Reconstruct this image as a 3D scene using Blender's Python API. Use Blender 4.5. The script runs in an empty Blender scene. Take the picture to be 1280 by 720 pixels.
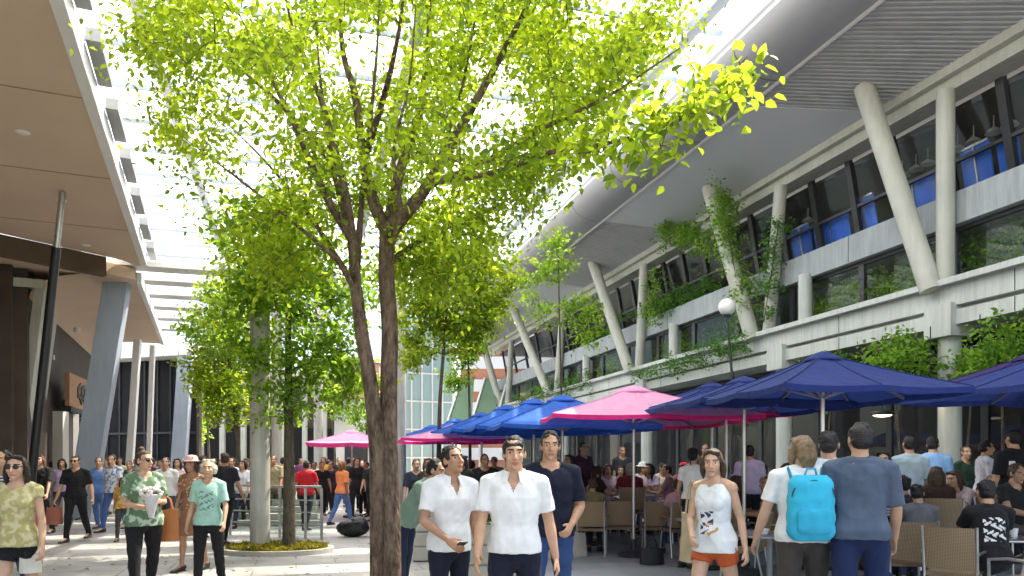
import bpy, math, random
import numpy as np
from mathutils import Vector, Matrix

random.seed(7); RNG = np.random.default_rng(11)
C = bpy.context.scene
COL = C.collection
F = 930.0; CX = 640.0; HY = 580.0; CAMH = 1.55
A = math.atan(270 / 930.0); CA, SA = math.cos(A), math.sin(A)
R = math.radians

# ------------------------------------------------------------------ placing
def at(px, py, Y):
    return Vector(((px - CX) / F * Y, Y, CAMH + (HY - py) / F * Y))
def onz(px, py, z):
    Y = (z - CAMH) * F / (HY - py)
    return Vector(((px - CX) / F * Y, Y, z))
def gx(px, Y):
    return Vector(((px - CX) / F * Y, Y, 0))
def S(r, s, z=0.0):                       # street coordinates: r to the right of the street, s along it
    return Vector((r * CA - s * SA, r * SA + s * CA, z))
STREET_ROT = Matrix.Rotation(A, 3, 'Z')
def s_of(px, r):
    k = (px - CX) / F
    Y = r / (k * CA + SA)
    return Y * (CA - k * SA)

# ------------------------------------------------------------------ materials
def newmat(name):
    m = bpy.data.materials.new(name); m.use_nodes = True
    nt = m.node_tree; nt.nodes.clear()
    out = nt.nodes.new('ShaderNodeOutputMaterial')
    return m, nt, out
def nd(nt, typ, **kw):
    n = nt.nodes.new(typ)
    for k, v in kw.items():
        if k.startswith('i_'):
            n.inputs[k[2:].replace('_', ' ')].default_value = v
        else:
            setattr(n, k, v)
    return n
def ramp(nt, fac, stops):
    r = nt.nodes.new('ShaderNodeValToRGB')
    els = r.color_ramp.elements
    while len(els) < len(stops): els.new(0.5)
    for e, (p, c) in zip(els, stops):
        e.position = p; e.color = (*c, 1)
    nt.links.new(fac, r.inputs['Fac'])
    return r.outputs['Color']
def mul(c, k): return tuple(min(1.0, x * k) for x in c)
_MC = {}
def pmat(name, col, rough=0.6, metal=0.0, var=0.12, scale=3.0, bump=0.0, bscale=40.0, spec=0.4, sheen=0.0, detail=5, streak=0.0):
    key = (name, tuple(col), rough, metal)
    if key in _MC: return _MC[key]
    m, nt, out = newmat(name)
    b = nd(nt, 'ShaderNodeBsdfPrincipled')
    b.inputs['Roughness'].default_value = rough; b.inputs['Metallic'].default_value = metal
    b.inputs['Specular IOR Level'].default_value = spec
    if sheen: b.inputs['Sheen Weight'].default_value = sheen
    tc = nd(nt, 'ShaderNodeTexCoord')
    n = nd(nt, 'ShaderNodeTexNoise'); n.inputs['Scale'].default_value = scale; n.inputs['Detail'].default_value = detail
    nt.links.new(tc.outputs['Object'], n.inputs['Vector'])
    c = ramp(nt, n.outputs['Fac'], [(0.3, mul(col, 1 - var)), (0.7, mul(col, 1 + var))])
    if streak:
        mp = nd(nt, 'ShaderNodeMapping'); mp.inputs['Scale'].default_value = (4.5, 4.5, .4); nt.links.new(tc.outputs['Object'], mp.inputs['Vector'])
        n3 = nd(nt, 'ShaderNodeTexNoise'); n3.inputs['Scale'].default_value = 2.2; n3.inputs['Detail'].default_value = 8; n3.inputs['Roughness'].default_value = .7
        nt.links.new(mp.outputs[0], n3.inputs['Vector'])
        sc = ramp(nt, n3.outputs['Fac'], [(.36, (1 - streak, 1 - streak, 1 - streak * 1.1)), (.58, (1, 1, 1))])
        mx = nd(nt, 'ShaderNodeMix'); mx.data_type = 'RGBA'; mx.blend_type = 'MULTIPLY'; mx.inputs['Factor'].default_value = 1
        nt.links.new(c, mx.inputs['A']); nt.links.new(sc, mx.inputs['B']); c = mx.outputs['Result']
    nt.links.new(c, b.inputs['Base Color'])
    rr = nd(nt, 'ShaderNodeMapRange'); rr.inputs['To Min'].default_value = max(0, rough - 0.08); rr.inputs['To Max'].default_value = min(1, rough + 0.08)
    nt.links.new(n.outputs['Fac'], rr.inputs['Value']); nt.links.new(rr.outputs['Result'], b.inputs['Roughness'])
    if bump:
        n2 = nd(nt, 'ShaderNodeTexNoise'); n2.inputs['Scale'].default_value = bscale; n2.inputs['Detail'].default_value = 6
        nt.links.new(tc.outputs['Object'], n2.inputs['Vector'])
        bp = nd(nt, 'ShaderNodeBump'); bp.inputs['Strength'].default_value = bump; bp.inputs['Distance'].default_value = 0.02
        nt.links.new(n2.outputs['Fac'], bp.inputs['Height']); nt.links.new(bp.outputs['Normal'], b.inputs['Normal'])
    nt.links.new(b.outputs['BSDF'], out.inputs['Surface'])
    _MC[key] = m
    return m
def cloth(col, pattern=None, col2=(0.7, 0.7, 0.7), pscale=18.0, trans=0.0):
    key = ('cloth', tuple(col), pattern, tuple(col2), pscale, trans)
    if key in _MC: return _MC[key]
    m, nt, out = newmat('cloth')
    b = nd(nt, 'ShaderNodeBsdfPrincipled'); b.inputs['Roughness'].default_value = 0.88
    b.inputs['Specular IOR Level'].default_value = 0.2
    b.inputs['Sheen Weight'].default_value = 0.05
    tc = nd(nt, 'ShaderNodeTexCoord')
    n = nd(nt, 'ShaderNodeTexNoise'); n.inputs['Scale'].default_value = 9; n.inputs['Detail'].default_value = 4
    nt.links.new(tc.outputs['Object'], n.inputs['Vector'])
    c = ramp(nt, n.outputs['Fac'], [(0.3, mul(col, 0.88)), (0.7, mul(col, 1.1))])
    if pattern:
        if pattern == 'blotch':
            p = nd(nt, 'ShaderNodeTexNoise'); p.inputs['Scale'].default_value = pscale; p.inputs['Detail'].default_value = 2; po = p.outputs['Fac']; st = [(0.5, (0, 0, 0)), (0.56, (1, 1, 1))]
        elif pattern == 'dots':
            p = nd(nt, 'ShaderNodeTexVoronoi'); p.inputs['Scale'].default_value = pscale; po = p.outputs['Distance']; st = [(0.3, (1, 1, 1)), (0.36, (0, 0, 0))]
        else:
            p = nd(nt, 'ShaderNodeTexWave'); p.wave_type = 'BANDS'; p.bands_direction = 'Z'; p.inputs['Scale'].default_value = pscale; p.inputs['Distortion'].default_value = 0.6; po = p.outputs['Fac']; st = [(0.48, (0, 0, 0)), (0.55, (1, 1, 1))]
        nt.links.new(tc.outputs['Object'], p.inputs['Vector'])
        f = ramp(nt, po, st)
        mx = nd(nt, 'ShaderNodeMix'); mx.data_type = 'RGBA'
        nt.links.new(f, mx.inputs['Factor']); nt.links.new(c, mx.inputs['A']); mx.inputs['B'].default_value = (*col2, 1)
        c = mx.outputs['Result']
    nt.links.new(c, b.inputs['Base Color'])
    mp = nd(nt, 'ShaderNodeMapping'); mp.inputs['Scale'].default_value = (1, 1, .55); mp.inputs['Rotation'].default_value = (.3, .5, .2); nt.links.new(tc.outputs['Object'], mp.inputs['Vector'])
    n2 = nd(nt, 'ShaderNodeTexNoise'); n2.noise_type = 'RIDGED_MULTIFRACTAL'; n2.inputs['Scale'].default_value = 7; n2.inputs['Detail'].default_value = 4; n2.inputs['Distortion'].default_value = .8
    nt.links.new(mp.outputs[0], n2.inputs['Vector'])
    bp = nd(nt, 'ShaderNodeBump'); bp.inputs['Strength'].default_value = 0.75; bp.inputs['Distance'].default_value = 0.02
    nt.links.new(n2.outputs['Fac'], bp.inputs['Height']); nt.links.new(bp.outputs['Normal'], b.inputs['Normal'])
    if trans:
        t = nd(nt, 'ShaderNodeBsdfTranslucent'); nt.links.new(c, t.inputs['Color'])
        ms = nd(nt, 'ShaderNodeMixShader'); ms.inputs[0].default_value = trans
        nt.links.new(b.outputs[0], ms.inputs[1]); nt.links.new(t.outputs[0], ms.inputs[2]); nt.links.new(ms.outputs[0], out.inputs['Surface'])
    else:
        nt.links.new(b.outputs['BSDF'], out.inputs['Surface'])
    _MC[key] = m
    return m
def leafmat(name, dark, light, tcol, tfac=0.5):
    m, nt, out = newmat(name)
    at_ = nd(nt, 'ShaderNodeAttribute', attribute_name='rnd')
    c = ramp(nt, at_.outputs['Fac'], [(0.0, dark), (0.55, tuple((a + b) / 2 for a, b in zip(dark, light))), (1.0, light)])
    b = nd(nt, 'ShaderNodeBsdfPrincipled'); b.inputs['Roughness'].default_value = 0.42; b.inputs['Specular IOR Level'].default_value = 0.35
    nt.links.new(c, b.inputs['Base Color'])
    t = nd(nt, 'ShaderNodeBsdfTranslucent')
    c2 = ramp(nt, at_.outputs['Fac'], [(0.0, (tcol[0] * .28, tcol[1] * .42, tcol[2] * .6)), (.45, mul(tcol, .72)), (1.0, mul(tcol, 1.15))])  # wide clump tones imitate shaded and sunlit parts of the crown
    nt.links.new(c2, t.inputs['Color'])
    ms = nd(nt, 'ShaderNodeMixShader'); ms.inputs[0].default_value = tfac
    nt.links.new(b.outputs[0], ms.inputs[1]); nt.links.new(t.outputs[0], ms.inputs[2])
    nt.links.new(ms.outputs[0], out.inputs['Surface'])
    return m
def skinmat(col):
    key = ('skin', tuple(col))
    if key in _MC: return _MC[key]
    m, nt, out = newmat('skin')
    b = nd(nt, 'ShaderNodeBsdfPrincipled'); b.inputs['Roughness'].default_value = 0.5
    b.inputs['Specular IOR Level'].default_value = 0.35
    tc = nd(nt, 'ShaderNodeTexCoord')
    n = nd(nt, 'ShaderNodeTexNoise'); n.inputs['Scale'].default_value = 14; n.inputs['Detail'].default_value = 4
    nt.links.new(tc.outputs['Object'], n.inputs['Vector'])
    c = ramp(nt, n.outputs['Fac'], [(0.3, mul(col, 0.88)), (0.7, (min(1, col[0] * 1.1), col[1] * 1.04, col[2] * 1.0))])
    nt.links.new(c, b.inputs['Base Color'])
    nt.links.new(b.outputs[0], out.inputs['Surface'])
    _MC[key] = m
    return m

# ------------------------------------------------------------------ objects
ROOTM = {}
def link(o):
    COL.objects.link(o); return o
def tag(o, label=None, cat=None, group=None, kind=None):
    if label: o['label'] = label
    if cat: o['category'] = cat
    if group: o['group'] = group
    if kind: o['kind'] = kind
    return o
def thing(name, label, cat, loc=(0, 0, 0), rz=0.0, group=None):
    o = link(bpy.data.objects.new(name, None))
    o.empty_display_size = 0.2
    o.location = loc; o.rotation_euler = (0, 0, rz)
    ROOTM[o.name] = (Matrix.Translation(Vector(loc)) @ Matrix.Rotation(rz, 4, 'Z')).inverted()
    return tag(o, label, cat, group)
def rootm(o):
    while o is not None:
        if o.name in ROOTM: return ROOTM[o.name]
        o = o.parent
    return None
def copy_tree(o, parent=None, loc=None, rz=None, label=None):
    c = o.copy(); COL.objects.link(c)
    if parent: c.parent = parent
    if loc is not None: c.location = loc
    if rz is not None: c.rotation_euler = (0, 0, rz)
    if label: c['label'] = label
    for ch in list(o.children): copy_tree(ch, c)
    return c

class MB:
    def __init__(s): s.v = []; s.f = []; s.m = []
    def add(s, vs, fs, mi=0):
        o = len(s.v); s.v += [Vector(v) for v in vs]
        s.f += [tuple(i + o for i in f) for f in fs]; s.m += [mi] * len(fs); return s
    def box(s, c, size, rot=None, mi=0):
        hx, hy, hz = size[0] / 2, size[1] / 2, size[2] / 2
        vs = [Vector((x, y, z)) for x in (-hx, hx) for y in (-hy, hy) for z in (-hz, hz)]
        if rot is not None: vs = [rot @ v for v in vs]
        c = Vector(c)
        return s.add([v + c for v in vs], [(0, 1, 3, 2), (4, 6, 7, 5), (0, 4, 5, 1), (2, 3, 7, 6), (0, 2, 6, 4), (1, 5, 7, 3)], mi)
    def sbox(s, r0, r1, s0, s1, z0, z1, mi=0):    # box in street coordinates
        return s.box(S((r0 + r1) / 2, (s0 + s1) / 2, (z0 + z1) / 2), (abs(r1 - r0), abs(s1 - s0), abs(z1 - z0)), STREET_ROT, mi)
    def prism(s, pts, vec, mi=0):
        n = len(pts); pts = [Vector(p) for p in pts]; vec = Vector(vec)
        return s.add(pts + [p + vec for p in pts], [tuple(range(n))[::-1], tuple(range(n, 2 * n))] + [(i, (i + 1) % n, (i + 1) % n + n, i + n) for i in range(n)], mi)
    def bar(s, a, b, w, h, up=(0, 0, 1), mi=0):
        a, b = Vector(a), Vector(b); t = (b - a).normalized(); x = t.cross(Vector(up))
        if x.length < 1e-4: x = t.cross(Vector((0, 1, 0)))
        x.normalize(); y = x.cross(t).normalized()
        q = [x * w / 2 * i + y * h / 2 * j for i, j in ((-1, -1), (1, -1), (1, 1), (-1, 1))]
        return s.add([a + k for k in q] + [b + k for k in q], [(3, 2, 1, 0), (4, 5, 6, 7)] + [(i, (i + 1) % 4, (i + 1) % 4 + 4, i + 4) for i in range(4)], mi)
    def tube(s, path, rad, n=8, mi=0, ell=None, ref=(0, 1, 0), caps=True, round_=False):
        path = [Vector(p) for p in path]; m = len(path)
        if not hasattr(rad, '__len__'): rad = [rad] * m
        tans = []
        for i in range(m):
            t = path[min(i + 1, m - 1)] - path[max(i - 1, 0)]
            tans.append(t.normalized() if t.length > 1e-9 else Vector((0, 0, 1)))
        if round_:
            r0 = rad[0] if not isinstance(rad[0], (tuple, list)) else sum(rad[0]) / 2
            r1 = rad[-1] if not isinstance(rad[-1], (tuple, list)) else sum(rad[-1]) / 2
            sc = lambda r, k: (r[0] * k, r[1] * k) if isinstance(r, (tuple, list)) else r * k
            path = [path[0] - tans[0] * r0 * .9, path[0] - tans[0] * r0 * .6] + path + [path[-1] + tans[-1] * r1 * .6, path[-1] + tans[-1] * r1 * .9]
            rad = [sc(rad[0], .4), sc(rad[0], .8)] + list(rad) + [sc(rad[-1], .8), sc(rad[-1], .4)]
            tans = [tans[0], tans[0]] + tans + [tans[-1], tans[-1]]; m = len(path)
        vs = []; ref = Vector(ref); x = None
        for i in range(m):
            t = tans[i]
            if x is None:
                x = ref.cross(t)
                if x.length < 1e-3: x = Vector((1, 0, 0)).cross(t)
                x.normalize()
            else:
                x = x - t * x.dot(t)
                if x.length < 1e-4: x = ref.cross(t)
                x.normalize()
            y = t.cross(x)
            rx, ry = rad[i] if isinstance(rad[i], (tuple, list)) else (rad[i], rad[i])
            for k in range(n):
                a = 2 * math.pi * k / n
                vs.append(path[i] + x * (math.cos(a) * rx) + y * (math.sin(a) * ry))
        fs = [(i * n + k, i * n + (k + 1) % n, (i + 1) * n + (k + 1) % n, (i + 1) * n + k) for i in range(m - 1) for k in range(n)]
        if caps:
            fs += [tuple(range(n))[::-1], tuple((m - 1) * n + k for k in range(n))]
        return s.add(vs, fs, mi)
    def ball(s, c, r, rot=None, nu=12, nv=8, mi=0):
        c = Vector(c)
        if not hasattr(r, '__len__'): r = (r, r, r)
        vs = [Vector((0, 0, -r[2]))]
        for j in range(1, nv):
            p = -math.pi / 2 + math.pi * j / nv
            for i in range(nu):
                a = 2 * math.pi * i / nu
                vs.append(Vector((r[0] * math.cos(p) * math.cos(a), r[1] * math.cos(p) * math.sin(a), r[2] * math.sin(p))))
        vs.append(Vector((0, 0, r[2])))
        fs = [(0, 1 + (i + 1) % nu, 1 + i) for i in range(nu)]
        for j in range(nv - 2):
            for i in range(nu):
                a = 1 + j * nu + i; b = 1 + j * nu + (i + 1) % nu
                fs.append((a, b, b + nu, a + nu))
        last = len(vs) - 1; o = 1 + (nv - 2) * nu
        fs += [(last, o + i, o + (i + 1) % nu) for i in range(nu)]
        if rot is not None: vs = [rot @ v for v in vs]
        return s.add([v + c for v in vs], fs, mi)
    def lathe(s, prof, c=(0, 0, 0), n=24, mi=0):
        c = Vector(c); m = len(prof)
        vs = [c + Vector((r * math.cos(2 * math.pi * k / n), r * math.sin(2 * math.pi * k / n), z)) for r, z in prof for k in range(n)]
        fs = [(i * n + k, i * n + (k + 1) % n, (i + 1) * n + (k + 1) % n, (i + 1) * n + k) for i in range(m - 1) for k in range(n)]
        fs += [tuple(range(n))[::-1], tuple((m - 1) * n + k for k in range(n))]
        return s.add(vs, fs, mi)
    def build(s, name, mats, parent=None, smooth=False, local=False, bevel=0.0):
        me = bpy.data.meshes.new(name)
        vs = s.v
        if parent is not None and not local:
            M = rootm(parent)
            if M is not None: vs = [M @ v for v in vs]
        me.from_pydata([tuple(v) for v in vs], [], s.f)
        if not isinstance(mats, (list, tuple)): mats = [mats]
        for m in mats: me.materials.append(m)
        me.polygons.foreach_set('material_index', s.m)
        if smooth:
            me.polygons.foreach_set('use_smooth', [True] * len(me.polygons))
            try: me.set_sharp_from_angle(angle=R(40))
            except Exception: pass
        me.update()
        o = link(bpy.data.objects.new(name, me))
        if parent is not None: o.parent = parent
        if bevel:
            b = o.modifiers.new('bevel', 'BEVEL'); b.width = bevel; b.segments = 2; b.limit_method = 'ANGLE'
        return o

def leaf_mesh(name, pos, dirn, nrm, size, mat, parent=None, width=0.5, rnd=None, fold=0.25):
    N = len(pos); pos = np.asarray(pos, float); dirn = np.asarray(dirn, float); nrm = np.asarray(nrm, float)
    size = np.broadcast_to(np.asarray(size, float), (N,))
    dirn = dirn / (np.linalg.norm(dirn, axis=1, keepdims=True) + 1e-9)
    side = np.cross(dirn, nrm); side /= (np.linalg.norm(side, axis=1, keepdims=True) + 1e-9)
    nn = np.cross(side, dirn)
    L = size[:, None]; W = L * width * 0.5
    droop = -nn * L * 0.10
    base = pos; tip = pos + dirn * L + droop
    def sd(t, w, sg): return pos + dirn * L * t + side * W * w * sg + nn * W * w * fold
    V = np.stack([base, sd(.28, 1, 1), sd(.66, .78, 1), tip, sd(.66, .78, -1), sd(.28, 1, -1)], 1).reshape(-1, 3)
    if parent is not None:
        M = rootm(parent)
        if M is not None:
            M = np.array(M); V = V @ M[:3, :3].T + M[:3, 3]
    me = bpy.data.meshes.new(name)
    me.vertices.add(6 * N); me.vertices.foreach_set('co', V.astype(np.float32).ravel())
    idx = (np.arange(N) * 6)[:, None] + np.array([[0, 1, 2, 3, 0, 3, 4, 5]])
    me.loops.add(8 * N); me.loops.foreach_set('vertex_index', idx.ravel().astype(np.int32))
    me.polygons.add(2 * N); me.polygons.foreach_set('loop_start', (np.arange(2 * N) * 4).astype(np.int32))
    at_ = me.attributes.new('rnd', 'FLOAT', 'FACE')
    if rnd is None: rnd = RNG.random(N)
    at_.data.foreach_set('value', np.repeat(rnd, 2).astype(np.float32))
    me.materials.append(mat)
    me.update(calc_edges=True); me.validate()
    o = link(bpy.data.objects.new(name, me))
    if parent is not None: o.parent = parent
    return o
def rdir(n):
    v = RNG.normal(size=(n, 3)); return v / np.linalg.norm(v, axis=1, keepdims=True)
def leaf_cloud(name, centers, per, spread, size, mat, parent=None, up=0.8, width=0.5):
    """leaves scattered around clump centres"""
    centers = np.asarray([tuple(c) for c in centers], float)
    N = len(centers) * per
    p = np.repeat(centers, per, 0) + RNG.normal(size=(N, 3)) * np.asarray(spread)
    d = rdir(N); d[:, 2] = d[:, 2] * 0.5 - 0.2
    n = rdir(N) * 0.7 + np.array([0, 0, up])
    rnd = np.clip(np.repeat(RNG.random(len(centers)), per) * 0.5 + RNG.random(N) * 0.5, 0, 1)
    return leaf_mesh(name, p, d, n, size * (0.6 + 0.7 * RNG.random(N)), mat, parent, width, rnd)

# ------------------------------------------------------------------ shared materials
M = {}
M['soffit_brown'] = pmat('soffit plaster', (0.58, 0.44, 0.32), 0.75, var=0.06, scale=0.6, bump=0.05)
M['white_paint'] = pmat('white paint', (0.72, 0.71, 0.69), 0.45, var=0.05, scale=1.2, bump=0.04)
M['cream_paint'] = pmat('cream steel paint', (0.45, 0.45, 0.39), 0.5, var=0.09, scale=1.5, bump=0.05, streak=.12)
M['beam_paint'] = pmat('pale grey beam paint', (0.50, 0.52, 0.49), 0.5, var=0.08, scale=0.9, bump=0.06, streak=.2)
M['blue_grey'] = pmat('blue grey render', (0.33, 0.38, 0.45), 0.7, var=0.06, scale=1.5, bump=0.06, streak=.08)
M['grey_metal'] = pmat('grey metal', (0.28, 0.29, 0.31), 0.4, metal=0.5, var=0.1, scale=2)
M['canopy_steel'] = pmat('canopy steel', (0.36, 0.42, 0.48), 0.45, metal=0.2, var=0.06)
M['steel'] = pmat('brushed steel', (0.5, 0.5, 0.5), 0.3, metal=0.9, var=0.08, scale=9)
M['dark_metal'] = pmat('dark metal', (0.035, 0.035, 0.04), 0.45, metal=0.2, var=0.2, scale=3)
M['black'] = pmat('black gloss', (0.015, 0.015, 0.017), 0.35, var=0.2)
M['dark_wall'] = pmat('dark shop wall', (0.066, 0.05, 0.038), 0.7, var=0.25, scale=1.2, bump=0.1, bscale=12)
M['sign_brown'] = pmat('brown sign board', (0.33, 0.17, 0.08), 0.6, var=0.15, scale=5, bump=0.1)
M['roof_grey'] = pmat('roof fascia panel', (0.34, 0.345, 0.355), 0.5, metal=0.1, var=0.06, scale=0.5, bump=0.03)
M['soffit_grey'] = pmat('grey soffit panel', (0.46, 0.48, 0.50), 0.6, var=0.05, scale=0.5, bump=0.03)
M['louvre_dark'] = pmat('soffit backing', (0.07, 0.07, 0.07), 0.7)
M['louvre'] = pmat('louvre slat', (0.36, 0.37, 0.38), 0.5, var=0.08)
M['blue_panel'] = pmat('blue panel', (0.02, 0.17, 0.82), 0.25, var=0.3, scale=1.5)
M['grey_beam'] = pmat('grey beam render', (0.33, 0.36, 0.37), 0.6, var=0.08, scale=0.9, bump=0.06, streak=.25)
M['concrete'] = pmat('concrete column', (0.46, 0.45, 0.42), 0.8, var=0.1, scale=2.2, bump=0.15, bscale=25, streak=.25)
M['stone'] = pmat('planter stone', (0.40, 0.38, 0.34), 0.8, var=0.12, scale=3, bump=0.15)
M['soil'] = pmat('soil', (0.10, 0.075, 0.03), 0.95, var=0.4, scale=12, bump=0.6)
M['terracotta'] = pmat('terracotta band', (0.45, 0.20, 0.12), 0.8, var=0.15, scale=1, bump=0.1)
M['pale_wall'] = pmat('pale wall', (0.6, 0.58, 0.54), 0.8, var=0.08, scale=0.6)
M['lamp_white'] = pmat('opal globe', (0.8, 0.79, 0.75), 0.3, var=0.02)

def glass_mat(name, tint, trans, rough=0.03, gcol=(0.45, 0.48, 0.5), base=.12):
    m, nt, out = newmat(name)
    t = nd(nt, 'ShaderNodeBsdfTransparent'); t.inputs['Color'].default_value = (*tint, 1)
    d = nd(nt, 'ShaderNodeBsdfPrincipled'); d.inputs['Base Color'].default_value = (*mul(tint, base), 1); d.inputs['Roughness'].default_value = rough; d.inputs['Specular IOR Level'].default_value = 0.0
    ms = nd(nt, 'ShaderNodeMixShader'); ms.inputs[0].default_value = trans
    nt.links.new(d.outputs[0], ms.inputs[1]); nt.links.new(t.outputs[0], ms.inputs[2])
    g = nd(nt, 'ShaderNodeBsdfGlossy'); g.inputs['Roughness'].default_value = rough; g.inputs['Color'].default_value = (*gcol, 1)
    fr = nd(nt, 'ShaderNodeFresnel'); fr.inputs['IOR'].default_value = 1.5
    tc = nd(nt, 'ShaderNodeTexCoord'); n = nd(nt, 'ShaderNodeTexNoise'); n.inputs['Scale'].default_value = 0.7
    nt.links.new(tc.outputs['Object'], n.inputs['Vector'])
    bp = nd(nt, 'ShaderNodeBump'); bp.inputs['Strength'].default_value = 0.03; bp.inputs['Distance'].default_value = 0.2
    nt.links.new(n.outputs['Fac'], bp.inputs['Height']); nt.links.new(bp.outputs['Normal'], g.inputs['Normal'])
    m2 = nd(nt, 'ShaderNodeMixShader')
    ge = nd(nt, 'ShaderNodeNewGeometry'); iv = nd(nt, 'ShaderNodeMath', operation='SUBTRACT'); iv.inputs[0].default_value = 1; nt.links.new(ge.outputs['Backfacing'], iv.inputs[1])
    mu = nd(nt, 'ShaderNodeMath', operation='MULTIPLY'); nt.links.new(fr.outputs[0], mu.inputs[0]); nt.links.new(iv.outputs[0], mu.inputs[1])
    nt.links.new(mu.outputs[0], m2.inputs[0]); nt.links.new(ms.outputs[0], m2.inputs[1]); nt.links.new(g.outputs[0], m2.inputs[2])
    nt.links.new(m2.outputs[0], out.inputs['Surface'])
    return m
M['glass_dark'] = glass_mat('tinted window glass', (0.93, 0.94, 0.95), 0.93, gcol=(.32, .35, .37))
M['glass_vision'] = glass_mat('clear balcony glass', (0.97, 0.99, 0.97), 0.96, gcol=(.35, .38, .38))
M['glass_black'] = glass_mat('black shop glass', (0.3, 0.3, 0.32), 0.25)
M['glass_clear'] = glass_mat('clear glass', (0.86, 0.93, 0.92), 0.9)
M['glass_pale'] = glass_mat('pale teal glass', (0.6, 0.8, 0.78), 0.35, 0.12, base=.75)
def frit_mat(name, tr, ccol=(0.9, 0.93, 0.95)):
    m, nt, out = newmat(name)
    t = nd(nt, 'ShaderNodeBsdfTransparent'); t.inputs['Color'].default_value = (0.97, 0.98, 1, 1)
    d = nd(nt, 'ShaderNodeBsdfTranslucent'); d.inputs['Color'].default_value = (*ccol, 1)
    tc = nd(nt, 'ShaderNodeTexCoord'); n = nd(nt, 'ShaderNodeTexNoise'); n.inputs['Scale'].default_value = 0.35; n.inputs['Detail'].default_value = 3
    nt.links.new(tc.outputs['Object'], n.inputs['Vector'])
    mr = nd(nt, 'ShaderNodeMapRange'); mr.inputs['From Min'].default_value = 0.3; mr.inputs['From Max'].default_value = 0.7
    mr.inputs['To Min'].default_value = tr - 0.12; mr.inputs['To Max'].default_value = tr + 0.12
    nt.links.new(n.outputs['Fac'], mr.inputs['Value'])
    ms = nd(nt, 'ShaderNodeMixShader'); nt.links.new(mr.outputs['Result'], ms.inputs[0])
    nt.links.new(d.outputs[0], ms.inputs[1]); nt.links.new(t.outputs[0], ms.inputs[2])
    nt.links.new(ms.outputs[0], out.inputs['Surface'])
    return m
M['frit'] = frit_mat('fritted canopy glass', 0.32)
M['frit_clear'] = frit_mat('clear canopy glass', 0.78)

def paving(name, c1, c2, mortar, bw, bh, rough=0.6, offset=0.5, msize=0.012):
    m, nt, out = newmat(name)
    b = nd(nt, 'ShaderNodeBsdfPrincipled'); b.inputs['Specular IOR Level'].default_value = 0.4
    tc = nd(nt, 'ShaderNodeTexCoord')
    mp = nd(nt, 'ShaderNodeMapping'); mp.inputs['Rotation'].default_value = (0, 0, -A)
    nt.links.new(tc.outputs['Object'], mp.inputs['Vector'])
    br = nd(nt, 'ShaderNodeTexBrick'); br.offset = offset
    br.inputs['Color1'].default_value = (*c1, 1); br.inputs['Color2'].default_value = (*c2, 1); br.inputs['Mortar'].default_value = (*mortar, 1)
    br.inputs['Scale'].default_value = 1; br.inputs['Mortar Size'].default_value = msize; br.inputs['Brick Width'].default_value = bw; br.inputs['Row Height'].default_value = bh
    nt.links.new(mp.outputs['Vector'], br.inputs['Vector'])
    n = nd(nt, 'ShaderNodeTexNoise'); n.inputs['Scale'].default_value = 0.8; n.inputs['Detail'].default_value = 8; n.inputs['Roughness'].default_value = 0.65
    nt.links.new(tc.outputs['Object'], n.inputs['Vector'])
    st = ramp(nt, n.outputs['Fac'], [(0.3, (0.6, 0.59, 0.57)), (0.6, (1.05, 1.05, 1.05))])
    mx = nd(nt, 'ShaderNodeMix'); mx.data_type = 'RGBA'; mx.blend_type = 'MULTIPLY'; mx.inputs['Factor'].default_value = 1
    nt.links.new(br.outputs['Color'], mx.inputs['A']); nt.links.new(st, mx.inputs['B'])
    nt.links.new(mx.outputs['Result'], b.inputs['Base Color'])
    mr = nd(nt, 'ShaderNodeMapRange'); mr.inputs['To Min'].default_value = rough - 0.15; mr.inputs['To Max'].default_value = rough + 0.15
    nt.links.new(n.outputs['Fac'], mr.inputs['Value']); nt.links.new(mr.outputs['Result'], b.inputs['Roughness'])
    bp = nd(nt, 'ShaderNodeBump'); bp.inputs['Strength'].default_value = 0.3; bp.inputs['Distance'].default_value = 0.01; bp.invert = True
    nt.links.new(br.outputs['Fac'], bp.inputs['Height']); nt.links.new(bp.outputs['Normal'], b.inputs['Normal'])
    nt.links.new(b.outputs[0], out.inputs['Surface'])
    return m
M['pave_left'] = paving('street paving', (0.33, 0.32, 0.31), (0.38, 0.37, 0.36), (0.17, 0.21, 0.20), 1.2, 0.6)
M['pave_right'] = paving('terrace paving', (0.23, 0.26, 0.285), (0.26, 0.29, 0.315), (0.2, 0.22, 0.23), 2.4, 1.8, 0.5, 0.0, 0.014)
M['ground'] = pmat('ground concrete', (0.36, 0.35, 0.34), 0.8, var=0.15, scale=0.2)

# ------------------------------------------------------------------ ground
mb = MB(); mb.add([(-250, -60, 0), (250, -60, 0), (250, 400, 0), (-250, 400, 0)], [(0, 1, 2, 3)])
tag(mb.build('ground', M['ground']), kind='structure')
mb = MB(); mb.add([S(-14, -4, .004), S(2.2, -4, .004), S(2.2, 45, .004), S(-14, 45, .004)], [(0, 1, 2, 3)])
tag(mb.build('street_pavement', M['pave_left']), kind='structure')
mb = MB(); mb.add([S(2.2, -4, .008), S(13, -4, .008), S(13, 45, .008), S(2.2, 45, .008)], [(0, 1, 2, 3)])
tag(mb.build('terrace_pavement', M['pave_right']), kind='structure')

DECK = .20
mb = MB(); pl = [(6.1, 9.8), (7.9, 9.8), (7.9, 3.0), (11.3, 3.0), (11.3, 45), (6.1, 45)]
mb.prism([S(r, s, .01) for r, s in pl], (0, 0, DECK - .01)); tag(mb.build('terrace_deck', M['pave_right']), kind='structure')

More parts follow.
